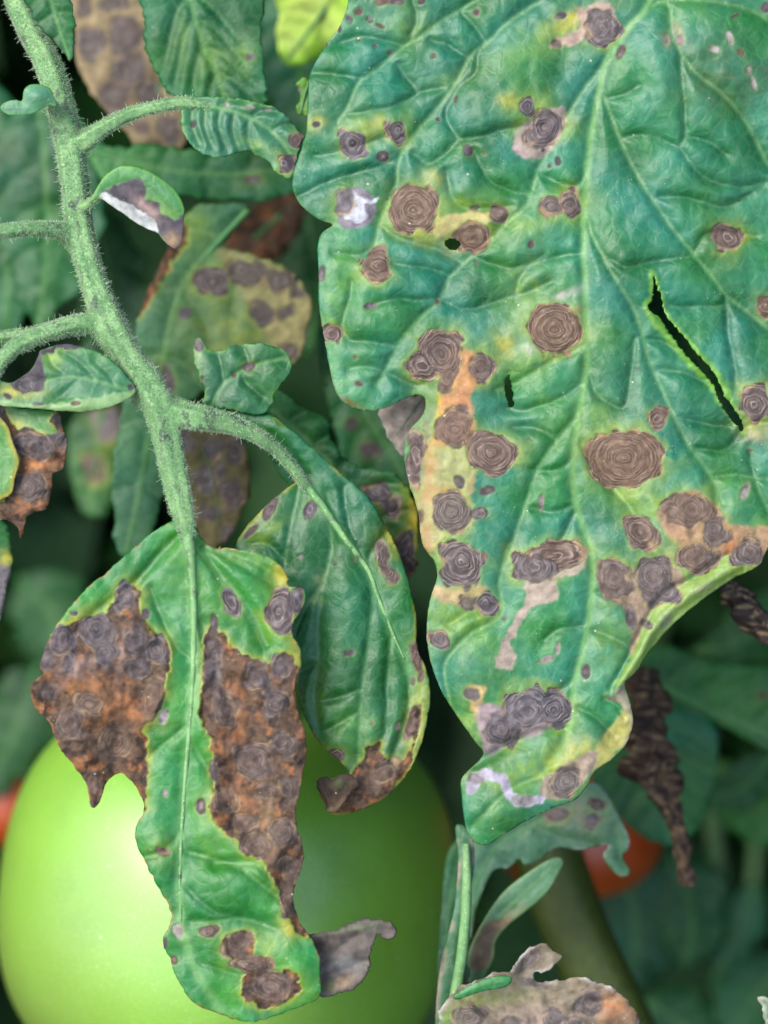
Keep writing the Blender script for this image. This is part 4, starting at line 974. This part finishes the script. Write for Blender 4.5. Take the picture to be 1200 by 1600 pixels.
# small leaflets
leaf('leaflet', [(212, 612), (197, 586), (172, 561), (142, 546), (110, 538), (85, 540), (62, 548), (60, 556), (50, 575), (35, 588), (15, 598), (-20, 592), (-30, 630), (0, 634), (50, 638), (95, 642), (140, 643), (182, 632)], -0.004, branch, h=1.8, seed=81,
     pal=(col(48, 130, 62), col(66, 150, 66), col(56, 140, 100)), quilt=6, wav=4, label='folded bright green leaflet with a black corner left of the stem',
     veins=[([(212, 612), (160, 598), (110, 590), (60, 600), (0, 615)], 3.5, 0), ([(150, 596), (130, 570), (100, 550)], 3, 2), ([(110, 590), (85, 570), (75, 552)], 3, 2), ([(120, 592), (100, 615), (80, 630)], 3, 2), ([(180, 604), (165, 580), (150, 565)], 3, 2)],
     bumps=[(100, 635, 90, 12, 0, 8)], layers=[('glow', 80, 560, 16, 16, 0, YELG, .8), ('glow', 30, 612, 34, 10, 5, YEL, .8), ('poly', [(-20, 626), (20, 628), (60, 632), (110, 626), (160, 618), (214, 611), (185, 640), (100, 655), (-20, 645)], UNDER, 3, 0), ('glow', 75, 548, 60, 3, 0, YELG, .6),
                                               ('poly', [(60, 540), (62, 558), (70, 590), (66, 606), (52, 613), (30, 612), (14, 600), (36, 586), (52, 570), (56, 552)], PUR * .8, 2, 1), ('poly', [(62, 552), (80, 540), (110, 533), (150, 538), (156, 545), (130, 543), (110, 546), (90, 546), (75, 553)], PUR * .7, 1.5, 1)],
     spots=[(45, 600, 20, 12, 0, 0), (119, 629, 9, 4, 0, .6), (205, 606, 5, 5, 0, .1), (12, 618, 8, 4, 30, .1), (60, 631, 10, 3, 0, .2)], rough_edge=.8)
leaf('leaflet', [(0, 612), (22, 634), (55, 640), (86, 642), (96, 652), (97, 665), (106, 690), (102, 712), (98, 732), (82, 740), (82, 755), (78, 778), (72, 795), (45, 805), (38, 822), (33, 842), (27, 825), (10, 812), (-30, 800), (-30, 620)], -0.001, branch, h=1.8, seed=82,
     pal=(col(60, 140, 50), col(80, 160, 60), col(60, 142, 70)), wav=6, quilt=5, label='small leaflet with a ball shaped brown blotch at the left edge', rough_edge=1.2,
     veins=[([(0, 620), (12, 680), (28, 730), (20, 800)], 3, 0)], bumps=[(44, 760, 26, 24, 0, 12), (60, 680, 30, 14, 0, 6)],
     layers=[('glow', 25, 665, 20, 10, 30, YEL, .9), ('glow', 28, 722, 6, 30, -10, YEL, .9), ('glow', 70, 685, 26, 4, 20, YEL, .7),
             ('rot', [(6, 640), (16, 665), (35, 668), (60, 680), (84, 688), (98, 682), (88, 668), (84, 650), (100, 640), (120, 700), (110, 780), (50, 850), (10, 830), (-10, 790), (12, 775), (22, 745), (30, 720), (20, 690), (10, 675)], .7),
             ('glow', 55, 728, 40, 8, -5, ORA * 1.15, .95), ('glow', 60, 788, 30, 6, -10, ORA, .8)],
     spots=[(52, 695, 40, 24, 10, .15), (94, 690, 12, 18, 0, .2), (45, 762, 31, 28, 0, .4), (92, 655, 8, 14, 0, .3), (3, 640, 5, 20, 0, .2)])
leaf('leaflet', [(-30, 640), (8, 660), (20, 690), (30, 720), (24, 745), (14, 775), (-30, 770)], -0.003, branch, h=2, seed=83, pal=(col(60, 146, 40), col(84, 166, 50), col(70, 150, 60)), veins=[([(-30, 650), (0, 700), (0, 760)], 3, 0)],
     layers=[('edge', 7, YEL, .8, 0), ('edge', 2, ORA, .5, 0)], label='bright green sliver of leaflet with a yellow rim at the left edge')
leaf('leaflet', [(140, 316), (150, 296), (162, 277), (178, 264), (196, 259), (222, 264), (250, 278), (272, 296), (284, 314), (288, 330), (286, 355), (284, 380), (272, 388), (256, 376), (246, 363), (232, 358), (210, 346), (190, 332), (172, 320), (157, 310)], -0.004, branch, h=1.5, seed=84,
     pal=(col(66, 150, 70), col(76, 164, 62), col(80, 160, 84)), wav=3, quilt=3, label='small cupped leaflet with a white papery lower edge', rough_edge=.6, bumps=[(225, 320, 60, 22, 35, -12)],
     veins=[([(142, 314), (180, 290), (230, 295), (280, 350)], 2.5, 1)],
     layers=[('edge', 3.5, G_LIME * 1.1, .7, 0), ('glow', 250, 330, 30, 14, 40, YELG, .6), ('poly', [(158, 302), (175, 292), (192, 284), (212, 280), (224, 286), (228, 300), (226, 312), (250, 316), (248, 330), (262, 340), (276, 342), (292, 330), (292, 385), (272, 395), (245, 362), (228, 345), (205, 328), (180, 312)], PUR * .85, 2, 1),
             ('glow', 225, 320, 20, 8, 40, PINK, .9), ('glow', 238, 336, 14, 8, 40, PINK, .8), ('glow', 268, 375, 12, 12, 0, TAN, .9),
             ('poly', [(155, 303), (172, 306), (205, 321), (226, 333), (242, 344), (247, 368), (238, 364), (205, 350), (180, 336), (160, 318)], col(204, 206, 198), 1.6, .9)])
leaf('leaflet', [(88, 165), (84, 150), (78, 138), (64, 132), (48, 132), (38, 139), (36, 148), (34, 158), (26, 156), (12, 158), (2, 164), (1, 172), (12, 179), (32, 180), (54, 176), (72, 166)], -0.003, branch, h=1.5, seed=85, wav=2, quilt=2,
     pal=(col(80, 156, 118), col(90, 166, 110), col(96, 168, 130)), veins=[([(86, 160), (60, 155), (30, 168), (8, 170)], 2.5, 1)], bumps=[(60, 150, 18, 14, 0, 6)], layers=[('edge', 3, G_LIME, .5, 0)], label='tiny curled blue green leaflet left of the upper stem')
leaf('leaflet', [(283, 166), (296, 152), (302, 138), (306, 150), (330, 152), (380, 155), (420, 165), (448, 182), (466, 205), (476, 214), (468, 232), (462, 252), (456, 278), (432, 268), (412, 248), (385, 236), (362, 241), (338, 247), (318, 240), (298, 228), (287, 205)], 0.0015, branch, h=1.8, seed=86,
     pal=(col(52, 134, 84), col(62, 148, 78), col(58, 140, 110)), quilt=9, wav=5, label='lobed leaflet with a dark grey tip on the upper petiole',
     veins=[([(290, 160), (340, 168), (390, 184), (430, 210), (460, 250)], 4, 0)] + [([(x, y), (x - 2, y + 28), (x + 10, y + 62)], 3, 1) for x, y in ((302, 163), (322, 166), (344, 170), (366, 176), (390, 186))] + [([(x, y), (x + 18, y - 10), (x + 40, y - 10)], 2.5, 2) for x, y in ((340, 168), (390, 184), (425, 205))],
     layers=[('edge', 4, G_LIME, .5, 30), ('glow', 400, 225, 30, 8, 20, YELG, .5)], rough_edge=2.5, spots=[(446, 258, 16, 17, 0, 0), (462, 218, 10, 14, 0, .5), (302, 194, 5, 6, 0, .1), (354, 164, 5, 3, 0, .2, .8), (390, 168, 8, 3, 0, .2, .8), (418, 172, 6, 3, 0, .2, .5)])
leaf('leaflet', [(318, 632), (320, 612), (312, 592), (306, 572), (302, 548), (308, 528), (317, 534), (326, 545), (345, 548), (370, 540), (408, 537), (440, 545), (455, 565), (450, 590), (430, 610), (424, 632), (405, 648), (360, 640)], 0.005, branch, h=1.8, seed=87,
     pal=(col(34, 116, 46), col(46, 132, 52), col(42, 124, 80)), quilt=8, wav=6, label='short crumpled leaflet standing up from the curved petiole',
     veins=[([(330, 636), (350, 600), (390, 575), (440, 560)], 3.5, 0), ([(350, 600), (345, 570), (340, 555)], 3, 2), ([(375, 582), (385, 600), (410, 620)], 3, 2), ([(390, 575), (385, 555), (380, 545)], 3, 2)],
     layers=[('edge', 4, G_LIME, .6, 30), ('glow', 308, 550, 8, 22, -10, UNDER, .8)], rough_edge=2.5, spots=[(310, 538, 6, 12, -30, .2), (388, 573, 11, 7, -10, .4), (366, 586, 4, 5, 0, .6), (316, 592, 3, 5, 0, .2)])

# ------------------------------------------------------------------ the broad diseased leaf
broad = thing('tomato_leaf', 'broad blue green leaf with brown ringed spots and a long tear filling the right half', 'leaf', at(1010, -70, 0.0))
BV = [  # veins: points, width, kind
    ([(1030, -40), (1010, 12), (985, 40), (957, 77), (943, 110), (933, 160), (923, 213), (917, 267), (914, 320), (912, 383), (914, 450), (915, 500), (917, 567), (912, 607), (905, 650), (898, 700), (895, 750), (904, 805), (922, 850), (927, 880), (926, 917), (918, 983), (907, 1033), (897, 1070), (893, 1117), (880, 1165), (850, 1210)], 6.5, 0),
    ([(950, 88), (930, 118), (910, 143), (887, 180), (867, 213), (853, 240), (840, 267), (830, 300), (818, 325), (795, 345), (768, 372), (737, 400), (703, 433), (687, 467), (667, 487), (633, 523), (613, 557), (600, 582), (588, 602)], 4.5, 1),
    ([(960, -60), (880, -20), (800, 30), (760, 67), (733, 90), (713, 127), (690, 160), (667, 187), (633, 230), (622, 255), (619, 285), (606, 315), (593, 350), (583, 387)], 4.5, 1),
    ([(820, -60), (743, 0), (683, 37), (657, 57), (630, 73), (587, 110), (560, 130), (543, 167), (528, 190)], 4, 1),
    ([(563, 122), (527, 115), (483, 116)], 3, 2), ([(530, 68), (567, 57), (613, 67), (630, 73)], 3, 2), ([(613, 253), (587, 263), (533, 277), (493, 293), (465, 308)], 3, 2),
    ([(653, 144), (633, 120), (620, 100)], 3, 2), ([(653, 144), (693, 138)], 3, 2), ([(653, 146), (613, 167), (543, 178)], 3, 2), ([(697, 187), (700, 165), (720, 133), (743, 113), (747, 83), (762, 62)], 3, 2),
    ([(640, 65), (650, 30), (640, -20)], 3, 2), ([(733, 90), (700, 72), (670, 60)], 3, 2), ([(760, 67), (740, 40), (720, 20)], 3, 2),
    ([(717, 218), (760, 212), (800, 200), (850, 200)], 3, 2), ([(717, 218), (690, 245), (667, 256), (645, 240)], 3, 2), ([(717, 218), (705, 200), (697, 187)], 3, 2), ([(697, 267), (707, 310), (733, 327), (800, 322)], 3, 2), ([(747, 253), (767, 283), (800, 300), (825, 305)], 3, 2), ([(740, 235), (747, 253)], 3, 2),
    ([(943, 150), (967, 213), (987, 258), (1007, 293), (1030, 327), (1053, 360), (1083, 397), (1110, 430), (1133, 460), (1167, 487), (1200, 512), (1270, 560)], 4.5, 1),
    ([(915, 345), (933, 383), (960, 433), (987, 477), (1000, 513), (1013, 560), (1033, 607), (1053, 650), (1077, 697), (1110, 743), (1128, 785)], 4.5, 1),
    ([(1012, 14), (1030, 2), (1047, 12), (1048, 45), (1060, 77), (1083, 110), (1120, 140), (1153, 173), (1177, 213), (1197, 252), (1250, 320)], 4.5, 1),
    ([(1030, 2), (1080, 0), (1130, 5), (1180, 20), (1240, 60)], 4, 1),
    ([(905, 645), (887, 668), (867, 693), (843, 727), (830, 760), (817, 800), (800, 850), (790, 880)], 4, 1), ([(915, 540), (890, 552), (867, 563), (833, 582), (800, 602), (775, 610)], 3.5, 1),
    ([(896, 745), (900, 790), (885, 830), (870, 850)], 3, 2), ([(905, 690), (940, 740), (967, 773), (987, 797), (1005, 840), (1030, 870)], 3.5, 1),
    ([(1133, 460), (1137, 517), (1147, 567), (1150, 600)], 3, 2), ([(947, 155), (975, 148), (997, 133)], 3, 2), ([(973, 214), (1013, 212), (1063, 230)], 3, 2), ([(1063, 230), (1070, 205), (1067, 133), (1062, 85)], 3, 2),
    ([(1063, 230), (1083, 260), (1110, 282), (1160, 293), (1197, 285)], 3, 2), ([(1073, 213), (1110, 223), (1133, 240)], 3, 2), ([(1030, 307), (1077, 310), (1133, 322), (1195, 290)], 3, 2), ([(1083, 395), (1110, 365), (1180, 370)], 3, 2),
    ([(950, 405), (980, 417), (1033, 407), (1083, 400)], 3, 2), ([(1045, 478), (1090, 480), (1133, 477)], 3, 2), ([(1007, 530), (1040, 537), (1077, 560)], 3, 2), ([(1022, 577), (1067, 583), (1107, 600)], 3, 2), ([(1053, 652), (1090, 660), (1140, 668)], 3, 2), ([(1080, 700), (1133, 703), (1165, 668), (1200, 660)], 3, 2),
    ([(920, 587), (933, 617), (973, 638), (983, 600), (993, 527)], 3, 2), ([(1110, 745), (1150, 742), (1200, 750)], 3, 2), ([(1115, 750), (1120, 790)], 3, 2), ([(1170, 700), (1180, 750), (1200, 800)], 3, 2),
    ([(800, 850), (794, 857), (780, 910), (782, 960), (733, 992), (697, 1033), (697, 1067), (705, 1105)], 3.5, 1), ([(780, 945), (740, 955), (700, 975)], 3, 2), ([(922, 975), (870, 985), (850, 1000)], 3, 2), ([(922, 983), (950, 993), (980, 1010)], 3, 2), ([(897, 1062), (875, 1080), (862, 1086)], 3, 2), ([(925, 925), (950, 930), (985, 950)], 3, 2),
    ([(893, 1100), (930, 1120), (960, 1150)], 3, 2), ([(740, 1290), (790, 1240), (840, 1215), (900, 1205)], 3.5, 1),
    ([(687, 467), (660, 470), (620, 468), (585, 475)], 3, 2), ([(700, 435), (690, 425), (640, 415), (617, 412)], 3, 2), ([(617, 540), (585, 535), (545, 530), (535, 505), (545, 470), (550, 440)], 3, 2), ([(600, 580), (575, 572), (545, 576)], 3, 2), ([(600, 580), (640, 600), (665, 600)], 3, 2), ([(733, 485), (780, 470), (830, 455), (860, 440)], 3, 2), ([(737, 400), (800, 420), (850, 400)], 3, 2),
    ([(687, 467), (730, 485), (760, 470)], 3, 2), ([(805, 470), (810, 440), (830, 415), (880, 400), (912, 395)], 3, 2), ([(830, 735), (870, 735), (898, 715)], 3, 2), ([(800, 668), (840, 670), (870, 690)], 3, 2), ([(820, 790), (860, 800), (895, 790)], 3, 2), ([(912, 600), (870, 625), (820, 640), (790, 640)], 3, 2), ([(840, 270), (870, 285), (900, 290), (915, 270)], 3, 2),
    ([(583, 387), (560, 400), (520, 395)], 3, 2), ([(593, 350), (620, 370), (680, 390), (720, 410)], 3, 2), ([(490, 245), (540, 235), (600, 215)], 3, 2),
]
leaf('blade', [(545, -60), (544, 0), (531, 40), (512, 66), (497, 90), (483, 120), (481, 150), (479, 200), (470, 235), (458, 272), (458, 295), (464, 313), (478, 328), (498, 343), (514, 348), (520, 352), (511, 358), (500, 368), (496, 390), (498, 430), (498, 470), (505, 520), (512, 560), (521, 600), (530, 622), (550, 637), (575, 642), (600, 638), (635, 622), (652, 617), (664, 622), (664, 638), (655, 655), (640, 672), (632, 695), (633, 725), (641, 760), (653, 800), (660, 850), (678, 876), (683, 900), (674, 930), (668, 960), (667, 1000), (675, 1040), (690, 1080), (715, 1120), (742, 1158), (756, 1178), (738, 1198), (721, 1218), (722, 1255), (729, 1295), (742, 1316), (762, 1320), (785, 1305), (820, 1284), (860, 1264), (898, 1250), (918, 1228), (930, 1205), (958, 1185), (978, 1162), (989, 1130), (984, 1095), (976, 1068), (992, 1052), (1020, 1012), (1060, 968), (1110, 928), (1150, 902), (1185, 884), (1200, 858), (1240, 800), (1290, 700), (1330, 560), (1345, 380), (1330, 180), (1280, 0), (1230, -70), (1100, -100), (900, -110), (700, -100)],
     0.0, broad, h=2.1, seed=101, wav=7, quilt=9, edge_curl=8, rough_edge=0.7, mid_col=col(140, 200, 110, .7), pal=(col(14, 116, 58), col(40, 146, 62), col(44, 152, 132)),  # the teal tone puts the sky's bluish sheen into the leaf colour
     holes=[[(702, 374), (712, 373), (719, 381), (717, 389), (706, 391), (697, 386), (696, 378)],
            [(1021, 430), (1026, 445), (1036, 470), (1040, 492), (1060, 516), (1074, 530), (1083, 546), (1106, 570), (1121, 592), (1130, 614), (1146, 638), (1158, 655), (1160, 674), (1148, 662), (1135, 645), (1122, 622), (1113, 600), (1090, 573), (1068, 550), (1044, 516), (1030, 495), (1012, 483), (1020, 465)],
            [(795, 584), (800, 605), (802, 632), (797, 636), (790, 615), (789, 600)]],
     veins=BV,
     bumps=[(560, 200, 90, 120, 0, 10), (580, 500, 70, 90, 0, 14), (1080, 180, 90, 120, -30, 16), (1120, 60, 110, 70, 0, 14), (980, 450, 50, 120, -15, 8), (760, 160, 80, 60, -40, 10), (840, 620, 60, 90, 0, 8), (780, 1260, 70, 34, -20, 22), (740, 1010, 50, 60, 0, 12), (880, 980, 60, 60, 0, 8),
            (960, 1130, 26, 50, 0, -10), (1230, 400, 100, 300, 0, -26), (650, 740, 24, 90, 0, -8), (800, 1165, 70, 18, -20, -12), (1170, 960, 40, 60, 0, -10), (500, 320, 40, 40, 0, -6), (690, 330, 60, 50, 0, 6), (1000, 700, 50, 40, 0, 6)],
     creases=[([(745, 1195), (790, 1166), (835, 1145), (880, 1138)], 8, -7), ([(1138, 866), (1085, 902), (1035, 930), (1012, 965), (985, 1020), (955, 1075)], 6, -7), ([(1150, 885), (1095, 918), (1050, 952), (1020, 985), (995, 1030), (965, 1075)], 9, 9),
              ([(945, 1093), (962, 1100), (975, 1120)], 5, -6), ([(895, 370), (905, 470), (905, 560)], 10, 3), ([(1062, 792), (1085, 880)], 6, 4), ([(1012, 483), (1040, 520), (1112, 602), (1148, 662)], 7, 4), ([(1021, 430), (1040, 492), (1085, 545), (1135, 612)], 7, 4)],
     layers=[('glow', 590, 195, 24, 12, -10, YEL, .75), ('glow', 565, 200, 34, 26, 0, YELG, .55), ('glow', 493, 193, 16, 14, 0, YEL, .6), ('glow', 795, 158, 16, 12, 0, YEL, .95), ('glow', 885, 36, 30, 16, -30, YEL, .95), ('glow', 860, 60, 50, 30, 0, YELG, .5), ('glow', 640, 40, 40, 26, 20, YELG, .5), ('glow', 700, 130, 30, 20, 0, YELG, .35),
             ('glow', 800, 90, 50, 20, -30, YELG, .35), ('glow', 820, 170, 40, 40, 0, YELG, .5), ('glow', 675, 280, 18, 14, 0, YEL, .6), ('glow', 720, 320, 50, 20, -10, YELG, .7), ('glow', 655, 365, 30, 14, 15, YEL, .7), ('glow', 820, 350, 40, 26, 0, YELG, .6), ('glow', 530, 430, 30, 60, 0, G_LIME, .55), ('glow', 520, 500, 20, 60, 0, G_LIME, .5),
             ('glow', 550, 590, 50, 40, 0, G_LIME, .35), ('glow', 820, 460, 40, 60, 20, YELG, .55), ('glow', 825, 560, 34, 30, 0, YELG, .6), ('glow', 790, 540, 20, 24, 0, YEL, .55), ('glow', 940, 660, 24, 50, -20, YELG, .45), ('glow', 1015, 790, 60, 24, 20, YELG, .8), ('glow', 1060, 870, 26, 50, -20, YEL, .55), ('glow', 1160, 320, 60, 60, 0, G_LIME, .2),
             ('glow', 1120, 130, 80, 60, 0, col(100, 120, 50), .5), ('glow', 1080, 20, 60, 30, 0, G_LIME, .3), ('glow', 700, 960, 50, 30, 20, YELG, .8), ('glow', 760, 1010, 60, 60, 0, G_LIME, .45), ('glow', 850, 1200, 80, 28, -10, YELG, .85), ('glow', 900, 1180, 40, 26, -20, YEL, .6), ('glow', 790, 1220, 30, 20, 0, YELG, .7), ('glow', 790, 1270, 60, 26, -20, G_LIME, .35),
             ('glow', 660, 620, 20, 20, 0, YELG, .5), ('glow', 860, 640, 60, 40, 0, G_LIME, .3), ('glow', 950, 1000, 30, 60, 0, YELG, .5), ('glow', 700, 640, 20, 60, 10, YEL, .5), ('glow', 1150, 780, 60, 60, 0, G_LIME, .3), ('glow', 725, 1130, 30, 30, 40, YELG, .7), ('glow', 1000, 560, 80, 60, 0, G_LIME, .10),
             # strips of dying tissue between spots
             ('poly', [(700, 545), (735, 548), (762, 565), (750, 600), (735, 615), (742, 660), (736, 700), (742, 740), (735, 770), (700, 780), (672, 770), (665, 715), (680, 670), (684, 625), (690, 600)], col(206, 142, 92), 4, .6),
             ('poly', [(672, 700), (735, 700), (742, 735), (735, 775), (740, 820), (700, 840), (672, 860), (655, 830), (648, 780), (664, 740)], col(176, 178, 110), 6, .3),
             ('glow', 670, 735, 12, 60, 0, ORA * 1.1, .85), ('glow', 690, 770, 30, 12, -10, ORA * 1.1, .8), ('glow', 665, 845, 16, 30, 0, ORA * 1.1, .8), ('glow', 684, 640, 4, 50, 5, YEL, .9),
             ('poly', [(675, 915), (700, 918), (740, 915), (760, 918), (745, 945), (710, 945), (680, 935)], col(196, 170, 120), 5, .6), ('poly', [(682, 340), (705, 335), (750, 330), (775, 338), (760, 348), (720, 352), (715, 362), (690, 370), (668, 360)], col(214, 196, 128), 4, .4),
             ('poly', [(820, 900), (860, 895), (905, 880), (920, 868), (905, 895), (872, 905), (870, 935), (842, 945), (822, 960), (808, 985), (798, 1010), (808, 1030), (795, 1045), (775, 1040), (778, 1015), (795, 985), (808, 960), (820, 935)], col(188, 168, 150), 3, .8),
             ('poly', [(935, 875), (955, 880), (990, 890), (1015, 875), (1060, 890), (1070, 930), (1035, 955), (1018, 985), (1000, 1010), (985, 1020), (985, 980), (978, 955), (958, 940), (940, 925), (933, 900)], col(168, 142, 118), 3, .8),
             ('poly', [(1050, 775), (1085, 765), (1120, 790), (1145, 820), (1210, 825), (1215, 870), (1170, 896), (1130, 885), (1080, 895), (1060, 850), (1035, 825), (1028, 800)], col(186, 148, 112), 4, .8), ('glow', 1140, 855, 10, 20, 20, col(196, 96, 50), .8), ('glow', 1180, 675, 26, 16, 10, TAN, .8),
             ('poly', [(800, 228), (812, 200), (830, 185), (880, 165), (880, 205), (860, 235), (840, 248), (815, 246)], col(196, 170, 166), 3, .7), ('poly', [(900, 20), (912, 12), (950, 2), (962, 30), (945, 68), (915, 62), (898, 70), (880, 72), (860, 76), (866, 62), (895, 52), (905, 40)], col(196, 166, 150), 3, .8),
             ('poly', [(730, 1072), (760, 1075), (752, 1100), (758, 1130), (748, 1128), (735, 1105)], col(206, 176, 112), 4, .5), ('poly', [(745, 1110), (770, 1100), (860, 1120), (845, 1148), (800, 1158), (765, 1180), (750, 1150)], col(166, 146, 146), 4, .9),
             ('glow', 885, 460, 26, 7, -22, PALE, .8), ('glow', 826, 545, 10, 8, 30, PALE, .7), ('glow', 900, 485, 10, 8, 0, TAN, .7),
             # the turned margin, seen from below
             ('poly', [(1140, 864), (1090, 900), (1040, 930), (1014, 962), (990, 1018), (960, 1070), (943, 1094), (950, 1080), (992, 1056), (1020, 1014), (1062, 970), (1112, 930), (1160, 900), (1180, 884)], col(150, 186, 90), 3, 0),
             ('poly', [(948, 1092), (958, 1082), (980, 1066), (995, 1090), (998, 1130), (980, 1165), (965, 1160), (976, 1130), (972, 1105), (962, 1096)], col(160, 152, 126), 3, .9), ('poly', [(925, 1195), (935, 1160), (955, 1135), (975, 1110), (985, 1130), (972, 1165), (940, 1200)], col(196, 190, 100), 4, .3), ('glow', 1100, 918, 14, 6, -30, PINK, .6), ('glow', 1040, 970, 20, 8, -50, GRY, .7),
             ('poly', [(735, 1210), (755, 1200), (775, 1205), (790, 1212), (800, 1235), (815, 1250), (850, 1240), (858, 1246), (835, 1258), (805, 1258), (788, 1240), (775, 1222), (755, 1222), (738, 1242), (727, 1236)], col(186, 178, 192), 2.5, .9), ('poly', [(845, 1225), (870, 1200), (910, 1180), (935, 1172), (925, 1205), (905, 1230), (870, 1248), (850, 1246)], col(170, 150, 130), 3, .9),
             ('poly', [(530, 300), (560, 292), (582, 305), (588, 325), (578, 350), (550, 358), (530, 350), (525, 325)], col(140, 130, 140), 2, .9), ('poly', [(548, 302), (556, 298), (566, 310), (590, 310), (590, 316), (570, 320), (575, 340), (560, 348), (536, 342), (534, 332), (548, 328)], col(206, 206, 214), 1.5, .9),
             ('edge', 2.6, col(166, 196, 120), .5, 50), ('glow', 545, 628, 26, 5, 25, col(150, 96, 40), .9), ('glow', 707, 384, 15, 13, 0, col(196, 180, 140), .9),
             ('poly', [(1016, 420), (1030, 440), (1045, 488), (1092, 545), (1130, 590), (1150, 635), (1165, 680), (1140, 655), (1105, 605), (1055, 550), (1005, 485), (1014, 462)], col(120, 186, 60), 4, 0), ('glow', 1195, 120, 30, 30, 0, col(90, 90, 50), .4), ('glow', 1040, 62, 8, 12, -20, TAN, .7), ('glow', 1060, 50, 8, 18, -30, TAN, .6)],
     spots=[(942, 42, 28, 30, 0, .05), (970, 82, 6, 13, 20, .4), (878, 24, 9, 7, 0, 0), (870, 66, 8, 7, 30, .5), (850, 198, 32, 36, 35, .15), (825, 166, 12, 14, 0, .05), (873, 252, 6, 8, 0, .1), (858, 260, 4, 4, 0, .1), (862, 324, 16, 17, 0, .4), (890, 318, 20, 24, 0, .5), (830, 383, 6, 8, 0, .5),
            (1136, 371, 27, 24, 20, .65), (1196, 478, 14, 21, 0, .9), (867, 514, 45, 42, 0, 1), (551, 224, 26, 24, 0, .0, .06), (621, 204, 19, 22, 0, .15), (598, 244, 12, 9, 20, .1), (493, 194, 7, 5, 0, 0), (684, 187, 4, 5, 0, .1), (731, 235, 8, 10, 0, 0), (757, 240, 3, 3, 0, .8),
            (647, 328, 40, 42, 0, .9), (740, 371, 30, 26, -15, 1), (778, 334, 18, 14, 20, .6), (742, 324, 8, 4, -20, .4), (540, 315, 18, 26, 20, .1, .25), (591, 416, 28, 25, 0, .85), (503, 428, 7, 12, 0, 0), (580, 479, 12, 6, -15, .0), (518, 522, 16, 19, 0, .55), (562, 601, 8, 5, 0, .3), (557, 557, 4, 4, 0, .6),
            (690, 552, 36, 40, 0, .65), (660, 572, 26, 20, 10, .5), (700, 590, 16, 26, 30, .6), (752, 572, 22, 27, 0, .45), (712, 672, 32, 33, 0, .7), (723, 643, 11, 11, 0, .3), (768, 708, 42, 34, 20, .75), (650, 712, 18, 52, 0, .5), (655, 690, 10, 16, 0, .2), (706, 800, 34, 36, 0, .4), (748, 804, 14, 11, 0, .3), (717, 752, 9, 14, -30, .1), (762, 766, 12, 7, -15, .3),
            (721, 879, 37, 40, 0, .3), (760, 944, 19, 22, -10, .05), (730, 942, 14, 14, 0, .4), (688, 1000, 16, 18, 0, .25), (976, 716, 61, 51, 5, 1), (1027, 654, 19, 18, 0, .75), (1001, 832, 30, 23, 35, .7), (1080, 795, 36, 30, 0, .7), (1118, 828, 24, 28, 0, .25), (1085, 870, 26, 26, 0, .6), (1108, 872, 20, 14, 0, .3), (1170, 862, 28, 28, 0, .25), (1178, 632, 28, 30, 0, .45), (1050, 800, 20, 20, 0, .7),
            (862, 868, 60, 22, -5, .75), (835, 885, 36, 30, 0, .25), (960, 905, 26, 34, -10, .5), (1022, 900, 36, 34, 0, .25), (1040, 925, 28, 24, 0, .1), (985, 965, 10, 20, 0, .1), (1012, 975, 10, 10, 0, .2),
            (740, 1086, 15, 11, 0, 0), (825, 1110, 44, 36, -10, 0, .05), (865, 1108, 30, 28, 0, 0), (785, 1140, 30, 26, 20, .05), (914, 1050, 9, 13, 0, .05), (884, 1222, 26, 22, -20, .15), (820, 1250, 16, 9, 0, .2, .4), (742, 1216, 12, 9, 0, .1, .3), (788, 966, 4, 4, 0, .4, .3), (757, 720, 4, 3, 0, .5), (655, 805, 6, 12, 0, .8),
            (600, 2, 14, 7, 0, .8), (620, 4, 12, 6, 0, .4), (659, 2, 6, 5, 0, .1), (560, 18, 8, 7, 0, .6), (545, 30, 5, 9, -30, .1), (578, 30, 7, 5, 40, .1), (594, 40, 8, 4, 30, .6), (530, 46, 4, 6, 0, .1), (507, 70, 5, 5, 0, .1), (610, 82, 5, 4, 0, .1), (586, 72, 4, 4, 0, .2), (560, 62, 3, 3, 0, .2), (744, 20, 5, 7, 30, .6), (678, 88, 4, 5, 0, .6), (712, 155, 3, 7, 20, .8), (1063, 62, 7, 9, 0, .9, .5),
            (1198, 12, 8, 8, 0, 0), (1157, 82, 6, 6, 0, .9), (1148, 24, 8, 3, -30, .4), (1036, 706, 3, 3, 0, .8), (845, 785, 5, 14, 10, .6, .6), (1164, 765, 7, 14, 20, .5, .7), (1172, 705, 4, 3, 0, .8), (683, 472, 4, 5, 0, .1), (744, 412, 3, 4, 0, .9), (500, 425, 3, 3, 0, .1), (854, 1030, 14, 5, -30, .7, .6), (872, 1012, 4, 10, 10, .8, .7),
            (1178, 130, 12, 4, 70, .8, .8), (1140, 60, 6, 12, -20, .8, .8), (1115, 76, 8, 5, 0, .5, .8), (1042, 62, 4, 8, 0, .8, .7), (1170, 110, 4, 8, 0, .8, .7)],
     label=None)
tubes('leaf_stalk', [[(1060, -200, .012, 13), (1045, -130, .006, 12), (1034, -70, .001, 9), (1028, -40, .0008, 7)]], M_stem, broad, seg=14)
